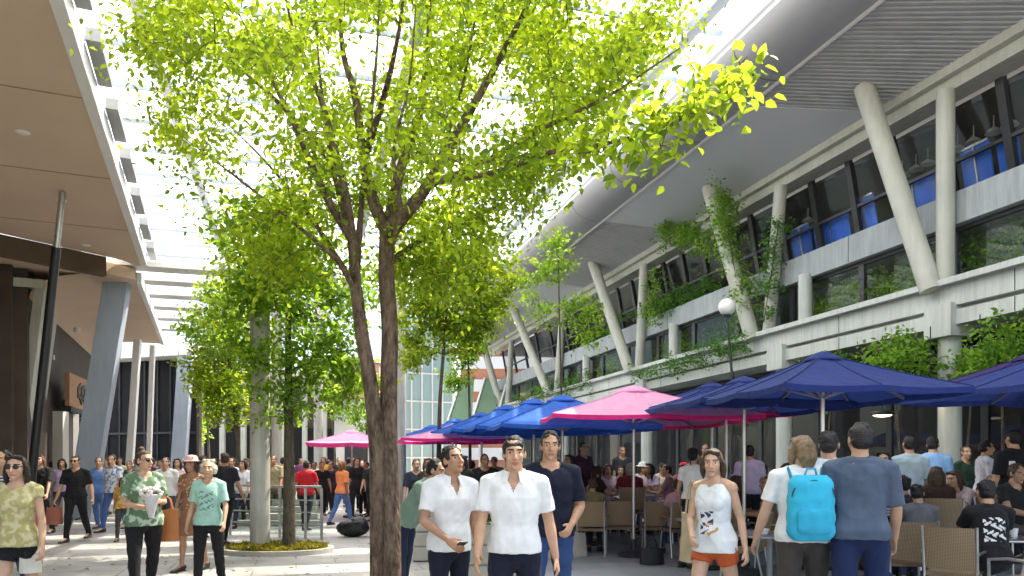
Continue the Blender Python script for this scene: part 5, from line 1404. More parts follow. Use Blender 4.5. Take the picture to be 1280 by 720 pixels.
# ---- the people of the street, near to far
def region_print(x0, x1, z0, z1, mi_, front=True, noise=0.0):
    def f(c, mi):
        z = c[:, 2] + .95; m = (c[:, 0] > x0) & (c[:, 0] < x1) & (z > z0) & (z < z1) & ((c[:, 1] > 0) if front else (c[:, 1] < 0))
        if noise: m &= np.sin(c[:, 0] * 90 + 3 * np.sin(z * 60)) + np.sin(z * 75 + c[:, 0] * 30) > noise
        mi[m] = mi_
    return f
def multi(*fs):
    def f(c, mi):
        for g in fs: g(c, mi)
    return f
NAVYP = (.012, .014, .028); JEAN = (.03, .07, .19); WHITE = (.72, .72, .72); BLK = (.015, .015, .017)
P = {}
P['polo'] = person('man in a white V neck polo shirt and dark navy trousers walking towards the viewer', 643, 5.4, -4, 1.76, 1.03, hs='fringe', top=WHITE, sleeve=.72, hem=.92, bottom=NAVYP, collar=True,
       arms=((13, 9, 20, 14), (-9, 12, 14, 6)), lg=((14, 3, 6), (-10, 3, 14)), head=(9, 1), sk=SK_A)
P['phone'] = person('man in a white polo shirt looking down at the phone in his hand', 562, 6.05, 28, 1.70, 1.0, hs='short', top=WHITE, sleeve=.72, hem=.88, bottom=NAVYP, collar=True,
       arms=((6, 14, 62, 52), (-6, 8, 14, 4)), lg=((6, 3, 6), (-6, 3, 10)), head=(12, -16), sk=SK_B, lean=4)
P['navy'] = person('tall man in a navy T-shirt and blue jeans standing behind the white polo man', 687, 6.5, 8, 1.83, 1.1, hs='short', top=(.010, .013, .028), sleeve=.85, hem=.88, bottom=JEAN,
       arms=((2, 8, 20, 20), (2, 12, 62, 40)), lg=((4, 4, 4), (-8, 4, 10)), head=(-6, 0), sk=SK_A)
P['green'] = person('man in a sage green T-shirt bending forward beside the big trunk', 505, 8.0, 72, 1.72, 1.0, hs='short', top=(.20, .30, .24), sleeve=.6, hem=.95, bottom=(.02, .03, .06),
       arms=((28, 6, 35, 20), (34, 6, 40, 20)), lg=((2, 3, 4), (-4, 3, 6)), lean=36, head=(0, -10))
P['edge'] = person('woman in an olive gold sleeveless top and black shorts at the left edge', 22, 6.5, 12, 1.64, .98, True, hs='long', hair=(.02, .013, .01), top=(.42, .36, .16), sleeve=.25, hem=.90, bottom=BLK, legs='shorts',
       pat='blotch', pat2=(.55, .5, .3), arms=((0, 8, 20, 20), (4, 12, 18, 10)), lg=((12, 2, 6), (-12, 2, 16)), glasses=True, sk=SK_C)
P['blouse'] = person('woman in a green patterned blouse with hair up and sunglasses looking sideways', 180, 8.7, 38, 1.72, 1.08, True, hs='bun', hair=H_BROWN, top=(.12, .20, .12), sleeve=.75, hem=.86, bottom=BLK, pat='blotch', pat2=(.42, .52, .42), pats=11,
       arms=((4, 10, 85, 45), (14, 8, 85, 20)), lg=((14, 3, 6), (-12, 3, 14)), head=(30, 0), glasses=True, sk=SK_C)
P['mint'] = person('older woman with pale curly hair in a mint T-shirt and black trousers', 261, 9.2, 6, 1.60, 1.02, True, hs='curly', hair=(.55, .48, .40), top=(.34, .58, .52), sleeve=.8, hem=.88, bottom=BLK,
       print_=(region_print(-.09, .09, 1.08, 1.34, 1, True, .5), [(.12, .25, .25)]), arms=((4, 12, 20, 15), (6, 14, 30, 15)), lg=((10, 2, 5), (-8, 2, 12)), head=(8, -6), sk=SK_C)
P['hatw'] = person('woman in a pink hat and brown print dress half hidden behind the mint T-shirt', 240, 10.8, -8, 1.66, 1.0, True, hs='bob', hair=H_BROWN, top=(.28, .13, .08), sleeve=.5, hem=.95, bottom=(.28, .13, .08), legs='skirt', pat='dots', pat2=(.5, .35, .25), hat=((.6, .42, .42), 'brim'), sk=SK_B)
P['black'] = person('man in black shirt and trousers walking with a brown bag on the sunlit paving', 95, 14.8, 6, 1.73, 1.1, hs='short', top=BLK, sleeve=.85, hem=.92, bottom=BLK, arms=((6, 14, 10, 0), (-6, 14, 22, 0)), lg=((14, 2, 6), (-12, 2, 20)), glasses=True, sk=SK_A)
P['tank'] = person('woman in a printed white tank top and orange shorts striding left', 893, 6.3, -42, 1.71, .97, True, hs='bob', hair=H_BROWN, top=(.70, .72, .74), sleeve=0, hem=.86, bottom=(.50, .10, .03), legs='shorts',
       print_=(multi(region_print(-.05, .07, 1.02, 1.22, 1, True, .2), region_print(-.09, .02, 1.0, 1.12, 2, True, .6)), [(.03, .05, .12), (.55, .28, .10)]), arms=((12, 10, 55, 40), (-14, 12, 20, 0)), lg=((20, 3, 8), (-20, 3, 18)), head=(18, 4), sk=SK_C)
P['pack'] = person('person with fair hair in a white T-shirt seen from behind with a turquoise backpack', 1003, 6.1, 176, 1.79, 1.12, hs='bob', hair=(.20, .13, .07), top=WHITE, sleeve=.7, hem=.9, bottom=(.06, .05, .045), arms=((8, 14, 30, 10), (4, 16, 22, 10)), lg=((8, 4, 4), (-10, 4, 14)), head=(10, 0), sk=SK_C)
P['slate'] = person('tall man in a slate grey shirt and blue jeans seen from behind', 1075, 5.9, 162, 1.87, 1.08, hs='short', top=(.075, .10, .15), sleeve=.95, hem=.9, bottom=(.014, .024, .075), arms=((2, 9, 24, 20), (6, 10, 30, 25)), lg=((6, 4, 4), (-10, 4, 14)), head=(14, 0))
P['strap'] = person('man in a pale blue shirt standing behind the slate grey shirt', 1036, 7.0, 150, 1.86, 1.0, hs='short', top=(.5, .6, .72), sleeve=.8, bottom=(.03, .03, .05), head=(0, 0))
P['waiter'] = person('person in a white shirt and black skirt standing behind the printed tank top', 866, 11.2, 150, 1.80, .95, True, hs='pony', top=WHITE, sleeve=.5, hem=1.0, bottom=BLK, legs='long skirt', arms=((4, 12, 20, 10), (10, 16, 30, 10)), sk=SK_C)
P['lav'] = person('person in a lavender shirt seen from behind near the low blue umbrella', 937, 12.4, 175, 1.66, 1.05, hs='short', top=(.52, .46, .58), sleeve=.8, bottom=(.03, .03, .04), z0=DECK)
P['greybag'] = person('person in a grey blue shirt standing with back turned left of the ground column', 1137, 10.4, 172, 1.74, 1.05, hs='short', top=(.34, .44, .50), sleeve=.9, bottom=(.02, .02, .03), z0=DECK)
P['blues'] = person('person in a bright light blue shirt leaning beside the ground column', 1166, 10.8, 150, 1.76, 1.0, hs='short', top=(.22, .42, .72), sleeve=.9, bottom=(.02, .02, .03), z0=DECK, lean=8)
P['whiter'] = person('person in a white T-shirt standing right of the ground column', 1231, 11.6, 80, 1.72, .95, hs='short', top=(.62, .60, .68), sleeve=.8, bottom=(.02, .02, .03), z0=DECK)
P['blackr'] = person('man in black with a small white badge at the right edge of the terrace', 1268, 10.2, 185, 1.82, 1.1, hs='short', top=(.012, .012, .014), sleeve=.9, bottom=BLK, z0=DECK, print_=(region_print(-.14, -.08, 1.28, 1.34, 1, False), [WHITE]))
P['lavs'] = person('woman in a lavender striped top between the slate shirt and the grey blue shirt', 1104, 9.6, -30, 1.72, .95, True, hs='long', top=(.5, .48, .6), sleeve=.6, bottom=BLK, pat='bands', pat2=(.12, .1, .2), pats=9, sk=SK_C)
P['edgem'] = person('man in a navy and white striped shirt behind the woman at the left edge', 6, 9.3, -15, 1.72, 1.05, hs='short', top=(.04, .06, .14), sleeve=.8, bottom=(.05, .06, .1), pat='bands', pat2=(.6, .62, .66), pats=8)
far = [  # label, px, Y, face, kw
 ('person in a blue shirt and jeans walking left of the white print shirt', 124, 17.4, 10, dict(top=(.12, .25, .55), bottom=(.10, .2, .45))),
 ('person in a white print shirt and blue jeans beside the leaning slab column', 141, 17.0, -10, dict(top=(.66, .68, .74), pat='blotch', pat2=(.15, .25, .5), bottom=(.06, .12, .3))),
 ('child in an orange and yellow top behind the green patterned blouse', 154, 15.0, 20, dict(H=1.30, top=(.55, .22, .05), pat='blotch', pat2=(.55, .45, .1), bottom=(.05, .05, .05), fem=True, hs='long')),
 ('woman in black with red brown hair behind the left edge woman', 50, 16.0, 5, dict(top=BLK, bottom=BLK, fem=True, hs='bob', hair=(.15, .05, .03))),
 ('person in a white T-shirt beside the shopfront pier', 64, 22.0, 170, dict(top=WHITE, bottom=(.3, .3, .34))),
 ('person in a pale pink shirt in front of the blue grey corner column', 222, 17.5, 10, dict(top=(.62, .42, .45), bottom=(.1, .1, .14), fem=True, hs='long')),
 ('person in a white shirt right behind the woman with hair up', 208, 15.8, -5, dict(top=WHITE, bottom=(.05, .06, .1))),
 ('person in grey walking between the glass hall columns', 170, 25.0, 8, dict(top=(.25, .26, .3), bottom=BLK)),
 ('person in light denim by the glass hall', 192, 26.5, 175, dict(top=(.3, .4, .55), bottom=(.12, .15, .22))),
 ('person in a blue print shirt at the left of the leafy tree trunk', 290, 19.0, 5, dict(top=(.3, .4, .65), pat='blotch', pat2=(.7, .7, .75), bottom=(.03, .03, .05))),
 ('person in white in front of the leafy tree trunk', 304, 18.0, -12, dict(top=(.66, .66, .7), bottom=(.03, .04, .08), fem=True, hs='bob')),
 ('person in dark clothes right behind the older woman with curly hair', 281, 14.2, 170, dict(top=(.03, .03, .04), bottom=BLK)),
 ('person in a brown jacket left of the concrete column', 313, 22.5, 15, dict(top=(.3, .14, .07), bottom=BLK)),
 ('person in navy far behind the mint T-shirt', 268, 24.0, 5, dict(top=(.04, .06, .16), bottom=(.05, .05, .08))),
 ('person in a pale blue top far behind the pink hat', 248, 27.0, 175, dict(top=(.4, .5, .62), bottom=(.1, .1, .12))),
 ('person in dark red far behind between the concrete columns', 338, 23.5, 0, dict(top=(.35, .04, .05), bottom=BLK)),
 ('person in red and white with a backpack left of the second tree', 354, 20.5, 176, dict(top=(.55, .06, .06), pat='blotch', pat2=(.6, .55, .55), pats=8, bottom=(.03, .04, .07))),
 ('person in a bright red shirt just right of the second tree trunk', 383, 17.2, 172, dict(top=(.55, .02, .03), bottom=(.02, .02, .03))),
 ('woman with long hair in an orange top and blue jeans near the black bag', 428, 18.4, 150, dict(top=(.75, .24, .10), bottom=(.07, .15, .36), fem=True, hs='long', hair=(.2, .08, .03))),
 ('person in black under the left end of the far pink umbrella', 402, 21.5, 20, dict(top=(.02, .02, .02), bottom=BLK)),
 ('person in charcoal beside the woman in the orange top', 414, 22.6, -10, dict(top=(.05, .05, .055), bottom=(.03, .03, .03))),
 ('person in a black coat right of the woman in the orange top', 446, 20.8, 12, dict(top=(.018, .018, .02), bottom=BLK, fem=True, hs='long')),
 ('person in dark grey with a white collar near the big trunk', 458, 22.0, -20, dict(top=(.06, .06, .07), bottom=(.02, .02, .02))),
 ('person in dark green below the far pink umbrella pole', 436, 23.6, 160, dict(top=(.03, .06, .05), bottom=BLK)),
 ('person in brown trousers and black top deep in the crowd by the brown pavilion', 424, 26.0, 0, dict(top=(.02, .02, .025), bottom=(.15, .09, .06))),
 ('person in a white cap and dark jacket deep in the crowd by the brown pavilion', 468, 25.0, 5, dict(top=(.03, .03, .05), bottom=BLK, hat=((.6, .6, .6), 'cap'))),
 ('person in a dark blue jacket close to the big trunk under the pink umbrella', 520, 14.5, 10, dict(top=(.03, .035, .06), bottom=BLK)),
 ('person with red brown hair in a dark dress behind the bending man', 536, 13.2, -20, dict(top=(.06, .03, .03), bottom=(.04, .02, .02), fem=True, hs='bob', hair=(.12, .05, .03), legs='skirt')),
 ('person in black seen between the two white polo shirts', 606, 14.0, 5, dict(top=(.02, .02, .022), bottom=BLK)),
 ('person in dark grey under the blue umbrella row', 590, 16.2, 175, dict(top=(.07, .07, .08), bottom=BLK)),
 ('person in a pale green top right of the navy T-shirt', 712, 13.6, -30, dict(top=(.25, .42, .34), bottom=(.1, .1, .1), fem=True, hs='bob')),
 ('person in a dark plum top under the first blue umbrella', 729, 15.0, 40, dict(top=(.08, .03, .05), bottom=BLK, z0=DECK)),
 ('person in a charcoal hoodie at the far left by the portal posts', 30, 19.0, 8, dict(top=(.07, .07, .075), bottom=(.03, .03, .04))),
 ('person in a lilac top just left of the man in black', 78, 18.5, 15, dict(top=(.45, .36, .55), bottom=(.06, .06, .09), fem=True, hs='long')),
 ('person in a grey suit beyond the man in black', 112, 29.0, 0, dict(top=(.18, .18, .19), bottom=(.18, .18, .19))),
 ('person in white linen between the blue shirt and the slab column', 132, 22.0, -10, dict(top=(.66, .64, .6), bottom=(.5, .48, .44))),
 ('person in a bottle green shirt behind the orange child', 162, 19.5, 10, dict(top=(.03, .12, .06), bottom=BLK)),
 ('person in burgundy behind the woman with hair up', 186, 21.0, -5, dict(top=(.22, .03, .06), bottom=(.04, .04, .05), fem=True, hs='bob')),
 ('person in a denim jacket close behind the pink hat', 253, 15.5, 172, dict(top=(.12, .2, .36), bottom=BLK)),
 ('person in a coral top right of the older woman with curly hair', 288, 23.0, 12, dict(top=(.62, .26, .2), bottom=(.1, .1, .14), fem=True, hs='long')),
 ('person in a pale grey shirt far off right of the leafy tree', 316, 29.0, 0, dict(top=(.45, .45, .46), bottom=(.07, .07, .08))),
 ('person in a white dress far behind the balustrade', 362, 30.0, 8, dict(top=(.66, .64, .62), bottom=(.66, .64, .62), fem=True, hs='long', legs='skirt')),
 ('person in a mustard top just left of the woman in orange', 405, 25.0, -8, dict(top=(.5, .32, .05), bottom=BLK, fem=True, hs='bob')),
 ('person in bright blue near the far pink umbrella pole', 442, 27.5, 5, dict(top=(.05, .15, .5), bottom=(.04, .04, .06))),
 ('person in a tan jacket by the sign shelf', 108, 21.0, 12, dict(top=(.4, .3, .2), bottom=(.1, .1, .12))),
 ('person in teal walking away beside the leaning slab column', 116, 25.5, 172, dict(top=(.05, .3, .32), bottom=(.04, .04, .05))),
 ('person in a pale yellow dress between the slab column and white post', 150, 23.5, 5, dict(top=(.6, .55, .3), bottom=(.6, .55, .3), fem=True, hs='long', legs='skirt')),
 ('person in a striped grey top left of the glass hall corner column', 201, 21.5, -8, dict(top=(.4, .4, .42), pat='bands', pat2=(.15, .15, .17), bottom=(.05, .06, .1))),
 ('person in a navy polo right of the blue grey corner column', 236, 20.0, 170, dict(top=(.02, .03, .09), bottom=(.25, .22, .17))),
 ('person in a white cap and blue shirt behind the pink hat', 232, 24.0, 10, dict(top=(.2, .32, .58), bottom=(.06, .06, .08), hat=((.65, .65, .65), 'cap'))),
 ('person in crimson far off between the pink hat and the leafy tree', 258, 29.0, 0, dict(top=(.42, .05, .08), bottom=BLK)),
 ('person in a long grey dress near the leafy tree', 276, 21.5, 15, dict(top=(.3, .3, .33), bottom=(.3, .3, .33), fem=True, hs='long', legs='long skirt')),
 ('person in a sky blue shirt behind the leafy tree trunk', 297, 25.0, -5, dict(top=(.4, .55, .75), bottom=(.07, .1, .2))),
 ('person in black and white stripes next to the concrete column', 309, 18.6, 8, dict(top=(.55, .55, .55), pat='bands', pat2=(.03, .03, .03), pats=10, bottom=BLK, fem=True, hs='bob')),
 ('person in a khaki shirt right of the concrete column', 343, 19.5, -12, dict(top=(.28, .25, .14), bottom=(.1, .09, .07))),
 ('person in dark blue close left of the second tree trunk', 350, 27.0, 5, dict(top=(.03, .05, .14), bottom=(.03, .03, .05))),
 ('person in a white shirt and black trousers right of the red shirt', 393, 24.5, 0, dict(top=(.66, .66, .66), bottom=BLK)),
 ('person in plum far behind the red shirt', 376, 29.0, 10, dict(top=(.16, .05, .12), bottom=(.04, .03, .04))),
 ('person in olive deep behind the red shirt', 387, 32.0, -10, dict(top=(.14, .14, .06), bottom=BLK)),
 ('person in a black top and pale trousers by the far pink umbrella', 410, 28.5, 170, dict(top=(.02, .02, .02), bottom=(.4, .38, .34))),
 ('person in rust red under the right half of the far pink umbrella', 452, 24.2, 15, dict(top=(.3, .1, .05), bottom=BLK)),
 ('person in a dark suit nearest the big trunk in the far crowd', 466, 19.8, -5, dict(top=(.022, .022, .026), bottom=(.022, .022, .026))),
 ('person in a dark red apron under the second blue umbrella', 648, 15.4, 20, dict(top=(.12, .02, .02), bottom=BLK)),
 ('person in a grey vest under the fourth blue umbrella', 618, 18.4, -10, dict(top=(.2, .2, .21), bottom=(.05, .05, .05))),
 ('person in black with bare arms behind the man looking at his phone', 578, 13.0, 160, dict(top=(.02, .02, .02), bottom=BLK, fem=True, hs='long')),
 ('standing server in a dark shirt behind the pink umbrella table', 778, 18.0, 5, dict(top=(.03, .03, .035), bottom=BLK, z0=DECK)),
 ('standing server in a dark brown shirt under the low blue umbrella', 882, 16.0, -15, dict(top=(.06, .035, .025), bottom=BLK, z0=DECK)),
 ('standing person in a beige shirt deep under the big blue umbrella', 1012, 13.2, 10, dict(top=(.45, .38, .28), bottom=(.05, .05, .06), z0=DECK)),
 ('standing person in a dark green shirt behind the white T-shirt right of the column', 1206, 12.8, 20, dict(top=(.03, .07, .05), bottom=BLK, z0=DECK)),
]
for lab, px, Y, fc, kw in far:
    kw = dict(kw); H = kw.pop('H', 1.62 + .18 * random.random()); fem = kw.pop('fem', False)
    sgn = random.choice((-1, 1)); a_ = random.uniform(8, 18)
    kw.setdefault('sk', random.choice((SK_A, SK_B, SK_C, SK_D))); kw.setdefault('hair', random.choice((H_BLACK, H_BROWN, H_BLACK)))
    person(lab, px, Y, fc, H, random.uniform(.95, 1.1), fem, arms=((-sgn * 14, 9, 15, 5), (sgn * 14, 9, 15, 5)), lg=((sgn * a_, 3, 6), (-sgn * a_, 3, 16)), head=(random.uniform(-20, 20), random.uniform(-8, 4)), sleeve=random.choice((.7, .85)), **kw)
seated = [
 ('seated person in a maroon top with grey hair above two tan chairs', 788, 14.0, 178, dict(top=(.16, .02, .03), hair=(.3, .28, .25), z0=DECK)),
 ('seated person in a pale pink shirt left of the pink umbrella pole', 757, 15.2, 20, dict(top=(.66, .5, .56), hair=(.1, .05, .03), fem=True, hs='bob', z0=DECK)),
 ('seated person in a white blouse right of the pink umbrella pole', 814, 15.2, -30, dict(top=(.66, .56, .62), fem=True, hs='long', z0=DECK)),
 ('seated person in a mauve top turned to the pink umbrella table', 838, 14.2, -110, dict(top=(.26, .15, .18), z0=DECK)),
 ('seated person in dark brown clothes left of the maroon top', 741, 14.4, 120, dict(top=(.05, .025, .022), fem=True, hs='long', z0=DECK)),
 ('seated person in a red cap behind the mauve top', 852, 16.5, 10, dict(top=(.3, .1, .1), hat=((.6, .03, .05), 'cap'), z0=DECK)),
 ('seated person with a white sun hat at the back of the pink umbrella table', 802, 17.2, 5, dict(top=(.5, .5, .48), hat=((.62, .62, .6), 'brim'), fem=True, hs='bob', z0=DECK)),
 ('seated person in black turned away beside the printed tank top', 918, 11.4, 140, dict(top=(.02, .018, .018), fem=True, hs='long')),
 ('seated person in a tan shirt facing the low blue umbrella', 955, 13.0, -60, dict(top=(.4, .28, .18), z0=DECK)),
 ('seated person in dark clothes behind the turquoise backpack', 978, 12.2, 20, dict(top=(.03, .03, .035), z0=DECK)),
 ('seated person in pink deep under the big blue umbrella', 985, 15.0, -20, dict(top=(.5, .2, .25), fem=True, hs='bob', z0=DECK)),
 ('seated person in dark brown in front of the ground column', 1172, 9.6, 160, dict(top=(.045, .025, .02), fem=True, hs='long', z0=DECK)),
 ('seated woman in a pale pink top bending over the right hand table', 1212, 9.8, -75, dict(top=(.5, .36, .36), fem=True, hs='long', lean=22, z0=DECK)),
 ('seated person in a black T-shirt with white print on the back', 1240, 7.55, 172, dict(top=(.014, .014, .016), print_=(region_print(-.1, .1, 1.12, 1.36, 1, False, .2), [WHITE]))),
 ('seated person in charcoal at the table under the big blue umbrella', 1128, 9.6, 150, dict(top=(.04, .04, .045))),
 ('seated person in a white top behind the lavender striped top', 1092, 12.5, 10, dict(top=(.6, .58, .56), fem=True, hs='long', z0=DECK)),
 ('seated person in blue checks far back under the big blue umbrella', 1050, 14.0, 30, dict(top=(.15, .2, .4), z0=DECK)),
 ('seated person in a red top below the red rimmed umbrella', 900, 15.5, 15, dict(top=(.45, .06, .06), z0=DECK)),
 ('seated person in grey below the red rimmed umbrella', 925, 17.0, -15, dict(top=(.25, .25, .27), z0=DECK)),
 ('seated person in white under the second blue umbrella of the row', 700, 17.2, 25, dict(top=(.6, .6, .6), fem=True, hs='bob')),
 ('seated person in black under the third blue umbrella of the row', 665, 18.4, -25, dict(top=(.02, .02, .02))),
 ('seated person in an olive shirt seen from behind by the curved bench', 740, 12.7, 168, dict(top=(.16, .15, .07))),
 ('seated person in a dusty pink shirt with a ponytail seen from behind', 848, 12.5, 190, dict(top=(.5, .3, .32), fem=True, hs='pony')),
 ('seated person in a navy shirt nearest the curved bench', 712, 14.6, 60, dict(top=(.03, .04, .1))),
 ('seated person in a pale grey shirt left of the dark brown sitter', 722, 15.6, -40, dict(top=(.4, .4, .42), z0=DECK)),
 ('seated person in a rose top close behind the maroon sitter', 775, 16.2, 0, dict(top=(.5, .22, .26), fem=True, hs='bob', z0=DECK)),
 ('seated person in a cream shirt behind the white blouse', 826, 16.8, 12, dict(top=(.58, .52, .42), z0=DECK)),
 ('seated person in a dark teal top right of the mauve sitter', 858, 14.6, -70, dict(top=(.03, .12, .13), fem=True, hs='long', z0=DECK)),
 ('seated person in a black top right of the waiter skirt', 884, 13.2, 30, dict(top=(.02, .02, .02), z0=DECK)),
 ('seated person in light blue behind the low blue umbrella pole', 905, 14.2, -20, dict(top=(.35, .45, .6), fem=True, hs='bob', z0=DECK)),
 ('seated person in a wine red top left of the lavender shirt', 922, 12.9, 40, dict(top=(.22, .03, .06), fem=True, hs='long', z0=DECK)),
 ('seated person in a white polo right of the lavender shirt', 952, 14.6, 0, dict(top=(.6, .6, .6), z0=DECK)),
 ('seated person in brown beside the white polo diner', 966, 11.0, -110, dict(top=(.2, .11, .06))),
 ('seated person in a dark floral top right of the turquoise backpack', 1062, 11.2, 15, dict(top=(.05, .03, .05), pat='blotch', pat2=(.4, .2, .25), fem=True, hs='long')),
 ('seated person in a grey hooded top behind the striped throw chair', 1150, 9.2, 168, dict(top=(.16, .16, .17), z0=0)),
 ('seated person in a black vest at the far side of the right table', 1262, 9.3, 15, dict(top=(.02, .02, .022), z0=DECK)),
 ('seated person in a peach top between the white T-shirt and man in black', 1250, 11.0, -10, dict(top=(.6, .36, .28), fem=True, hs='bob', z0=DECK)),
]
for i, (lab, px, Y, fc, kw) in enumerate(seated):
    kw = dict(kw); fem = kw.pop('fem', False); z0 = kw.get('z0', 0)
    kw.setdefault('sk', random.choice((SK_A, SK_B, SK_C))); kw.setdefault('hair', random.choice((H_BLACK, H_BROWN)))
    el = random.uniform(50, 95)
    person(lab, px, Y, fc, random.uniform(1.64, 1.78), random.uniform(.95, 1.1), fem, sit=.46, arms=((32, 10, el, 30), (36, 10, el - 15, 35)), lg=((86, 6, 84), (86, 6, 88)), head=(random.uniform(-25, 25), random.uniform(-14, 2)),
           lean=kw.pop('lean', random.uniform(2, 10)), bottom=random.choice(((.03, .03, .04), (.05, .07, .13), (.1, .09, .08))), **kw)
    if px in (1240, 1128, 1150): continue
    copy_thing(ch0, gx(px, Y) + Vector((0, 0, z0)), R(180 + fc), ('tan ' if len(lab.split()) < 14 else '') + 'chair of ' + lab.replace('seated ', ''))
flush()

# ------------------------------------------------------------------ things carried
def tote(label, top, w, h, d, mat, rz=0, name='tote_bag', cat='bag', handle=.18):
    top = Vector(top); o = thing(name, label, cat, (top.x, top.y, top.z - handle - h), rz)
    b = MB(); nx, nz = 6, 6; vs = []
    for sgn in (-1, 1):
        for i in range(nz + 1):
            f = i / nz
            for j in range(nx + 1):
                u = j / nx * 2 - 1
                wd = w * (.5 + .06 * (1 - f)); dp = d * .5 * (1 - f * .75) * (1 - abs(u) ** 3 * .8) + .008
                vs.append((u * wd, sgn * dp, f * h + .012 * math.sin(u * 4) * f))
    N = (nx + 1) * (nz + 1)
    fs = []
    for i in range(nz):
        for j in range(nx):
            a = i * (nx + 1) + j; fs.append((a, a + 1, a + nx + 2, a + nx + 1)); fs.append((N + a, N + a + nx + 1, N + a + nx + 2, N + a + 1))
        a = i * (nx + 1); fs.append((a, a + nx + 1, N + a + nx + 1, N + a)); a += nx; fs.append((a, N + a, N + a + nx + 1, a + nx + 1))
    fs += [(j, N + j, N + j + 1, j + 1) for j in range(nx)] + [(nz * (nx + 1) + j, nz * (nx + 1) + j + 1, N + nz * (nx + 1) + j + 1, N + nz * (nx + 1) + j) for j in range(nx)]
    b.add(vs, fs); b.build('bag_body', mat, o, smooth=True, local=True)
    for sg_ in (-1, 1):
        q = MB(); q.tube([(-w * .28, sg_ * .02, h * .97), (-w * .16, sg_ * .015, h + handle * .8), (0, sg_ * .012, h + handle), (w * .16, sg_ * .015, h + handle * .8), (w * .28, sg_ * .02, h * .97)], [.009] * 5, 8); q.build('handle', mat, o, smooth=True, local=True)
    return o
tote('orange leather tote bag hanging from the arm of the woman in the green blouse', gx(208, 9.0) + Vector((0, 0, 1.16)), .27, .38, .12, pmat('orange leather', (.42, .14, .04), .5, var=.12, bump=.2), R(8), handle=.16)
tote('white tote bag beside the black shorts at the left edge', gx(38, 6.5) + Vector((0, 0, 1.0)), .15, .26, .08, cloth((.6, .57, .5)), R(20), handle=.14)
tote('pink red bag strap and pouch beside the olive gold top', gx(44, 6.6) + Vector((0, 0, 1.24)), .10, .46, .07, cloth((.5, .14, .13)), R(60), handle=.12)
tote('red brown bag in the hand of the man in black', P['black']['hand_r'] + Vector((-.03, 0, .04)), .26, .34, .12, pmat('brown leather', (.26, .08, .05), .55, var=.15), R(30), handle=.12)
tote('tan shoulder bag at the back of the woman in the printed tank top', gx(866, 6.75) + Vector((0, 0, 1.40)), .26, .44, .12, cloth((.45, .36, .25)), R(-60), handle=.3)
tote('black bag with tan handles left on the terrace floor', gx(815, 11.4) + Vector((0, 0, .42)), .34, .24, .2, pmat('black nylon', (.012, .012, .014), .6), R(10), handle=.16)
tote('navy blue shopping bag beside the slate shirt man', gx(1108, 6.5) + Vector((0, 0, .62)), .30, .36, .14, cloth((.02, .06, .22)), R(10), handle=.2)
# black rucksack lying on the paving
gb = thing('black_rucksack', 'black rucksack lying on the paving near the woman in the orange top', 'bag', gx(441, 15.8))
b = MB(); c = gx(441, 15.8); b.ball(c + Vector((0, 0, .19)), (.36, .2, .19)); b.ball(c + Vector((.12, 0, .24)), (.22, .18, .2)); b.build('bag_body', M['black'], gb, smooth=True)
b = MB(); b.tube([c + Vector((-.3, -.05, .2)), c + Vector((-.1, -.24, .3)), c + Vector((.2, -.2, .34))], [.02] * 3, 8); b.build('strap', M['dark_metal'], gb, smooth=True)
# turquoise backpack
w_ = P['pack']; bk = w_['back']
bp_ = thing('backpack', 'bright turquoise quilted backpack worn over a white T-shirt', 'backpack', (bk.x, bk.y, bk.z - .28), w_['rz'])
b = MB(); vs = []; m = 24; rows = 15
for i in range(rows + 1):
    f = i / rows; z = -.04 + .52 * f
    bul = .012 * abs(math.sin(f * math.pi * 4))
    e_ = (1 - (2 * f - 1) ** 6) ** .5 if 0 < f < 1 else .35
    for j in range(m):
        a = 2 * math.pi * j / m; p_ = 3.2
        ca, sa = math.cos(a), math.sin(a)
        vs.append(((.18 + bul - .02 * f) * (.6 + .4 * e_) * abs(ca) ** (2 / p_) * (1 if ca > 0 else -1), (.09 + bul) * (.5 + .5 * e_) * abs(sa) ** (2 / p_) * (1 if sa > 0 else -1) - .03, z))
b.add(vs, [(i * m + j, i * m + (j + 1) % m, (i + 1) * m + (j + 1) % m, (i + 1) * m + j) for i in range(rows) for j in range(m)] + [tuple(range(m))[::-1], tuple(rows * m + j for j in range(m))])
b.build('bag_body', cloth((.02, .42, .62)), bp_, smooth=True, local=True)
q = MB(); vs = []
for i in range(9):
    f = i / 8; e_ = (1 - (2 * f - 1) ** 6) ** .5 if 0 < f < 1 else .3
    for j in range(16):
        a = 2 * math.pi * j / 16; ca, sa = math.cos(a), math.sin(a)
        vs.append((.135 * (.7 + .3 * e_) * abs(ca) ** .6 * (1 if ca > 0 else -1), -.125 + .035 * (.4 + .6 * e_) * abs(sa) ** .6 * (1 if sa > 0 else -1), .02 + .2 * f))
q.add(vs, [(i * 16 + j, i * 16 + (j + 1) % 16, (i + 1) * 16 + (j + 1) % 16, (i + 1) * 16 + j) for i in range(8) for j in range(16)] + [tuple(range(16))[::-1], tuple(128 + j for j in range(16))])
q.build('pocket', cloth((.02, .36, .55)), bp_, smooth=True, local=True)
q = MB(); q.tube([(.165 * math.cos(a), -.118 + .02 * abs(math.cos(a)), .31 + .13 * math.sin(a)) for a in [R(x) for x in range(0, 181, 15)]], [.005] * 13, 6); q.build('zip', M['dark_metal'], bp_, smooth=True, local=True)
q = MB(); q.tube([(-.05, -.03, .47), (-.03, -.04, .53), (.03, -.04, .53), (.05, -.03, .47)], [.009] * 4, 8); q.build('handle', cloth((.02, .3, .45)), bp_, smooth=True, local=True)
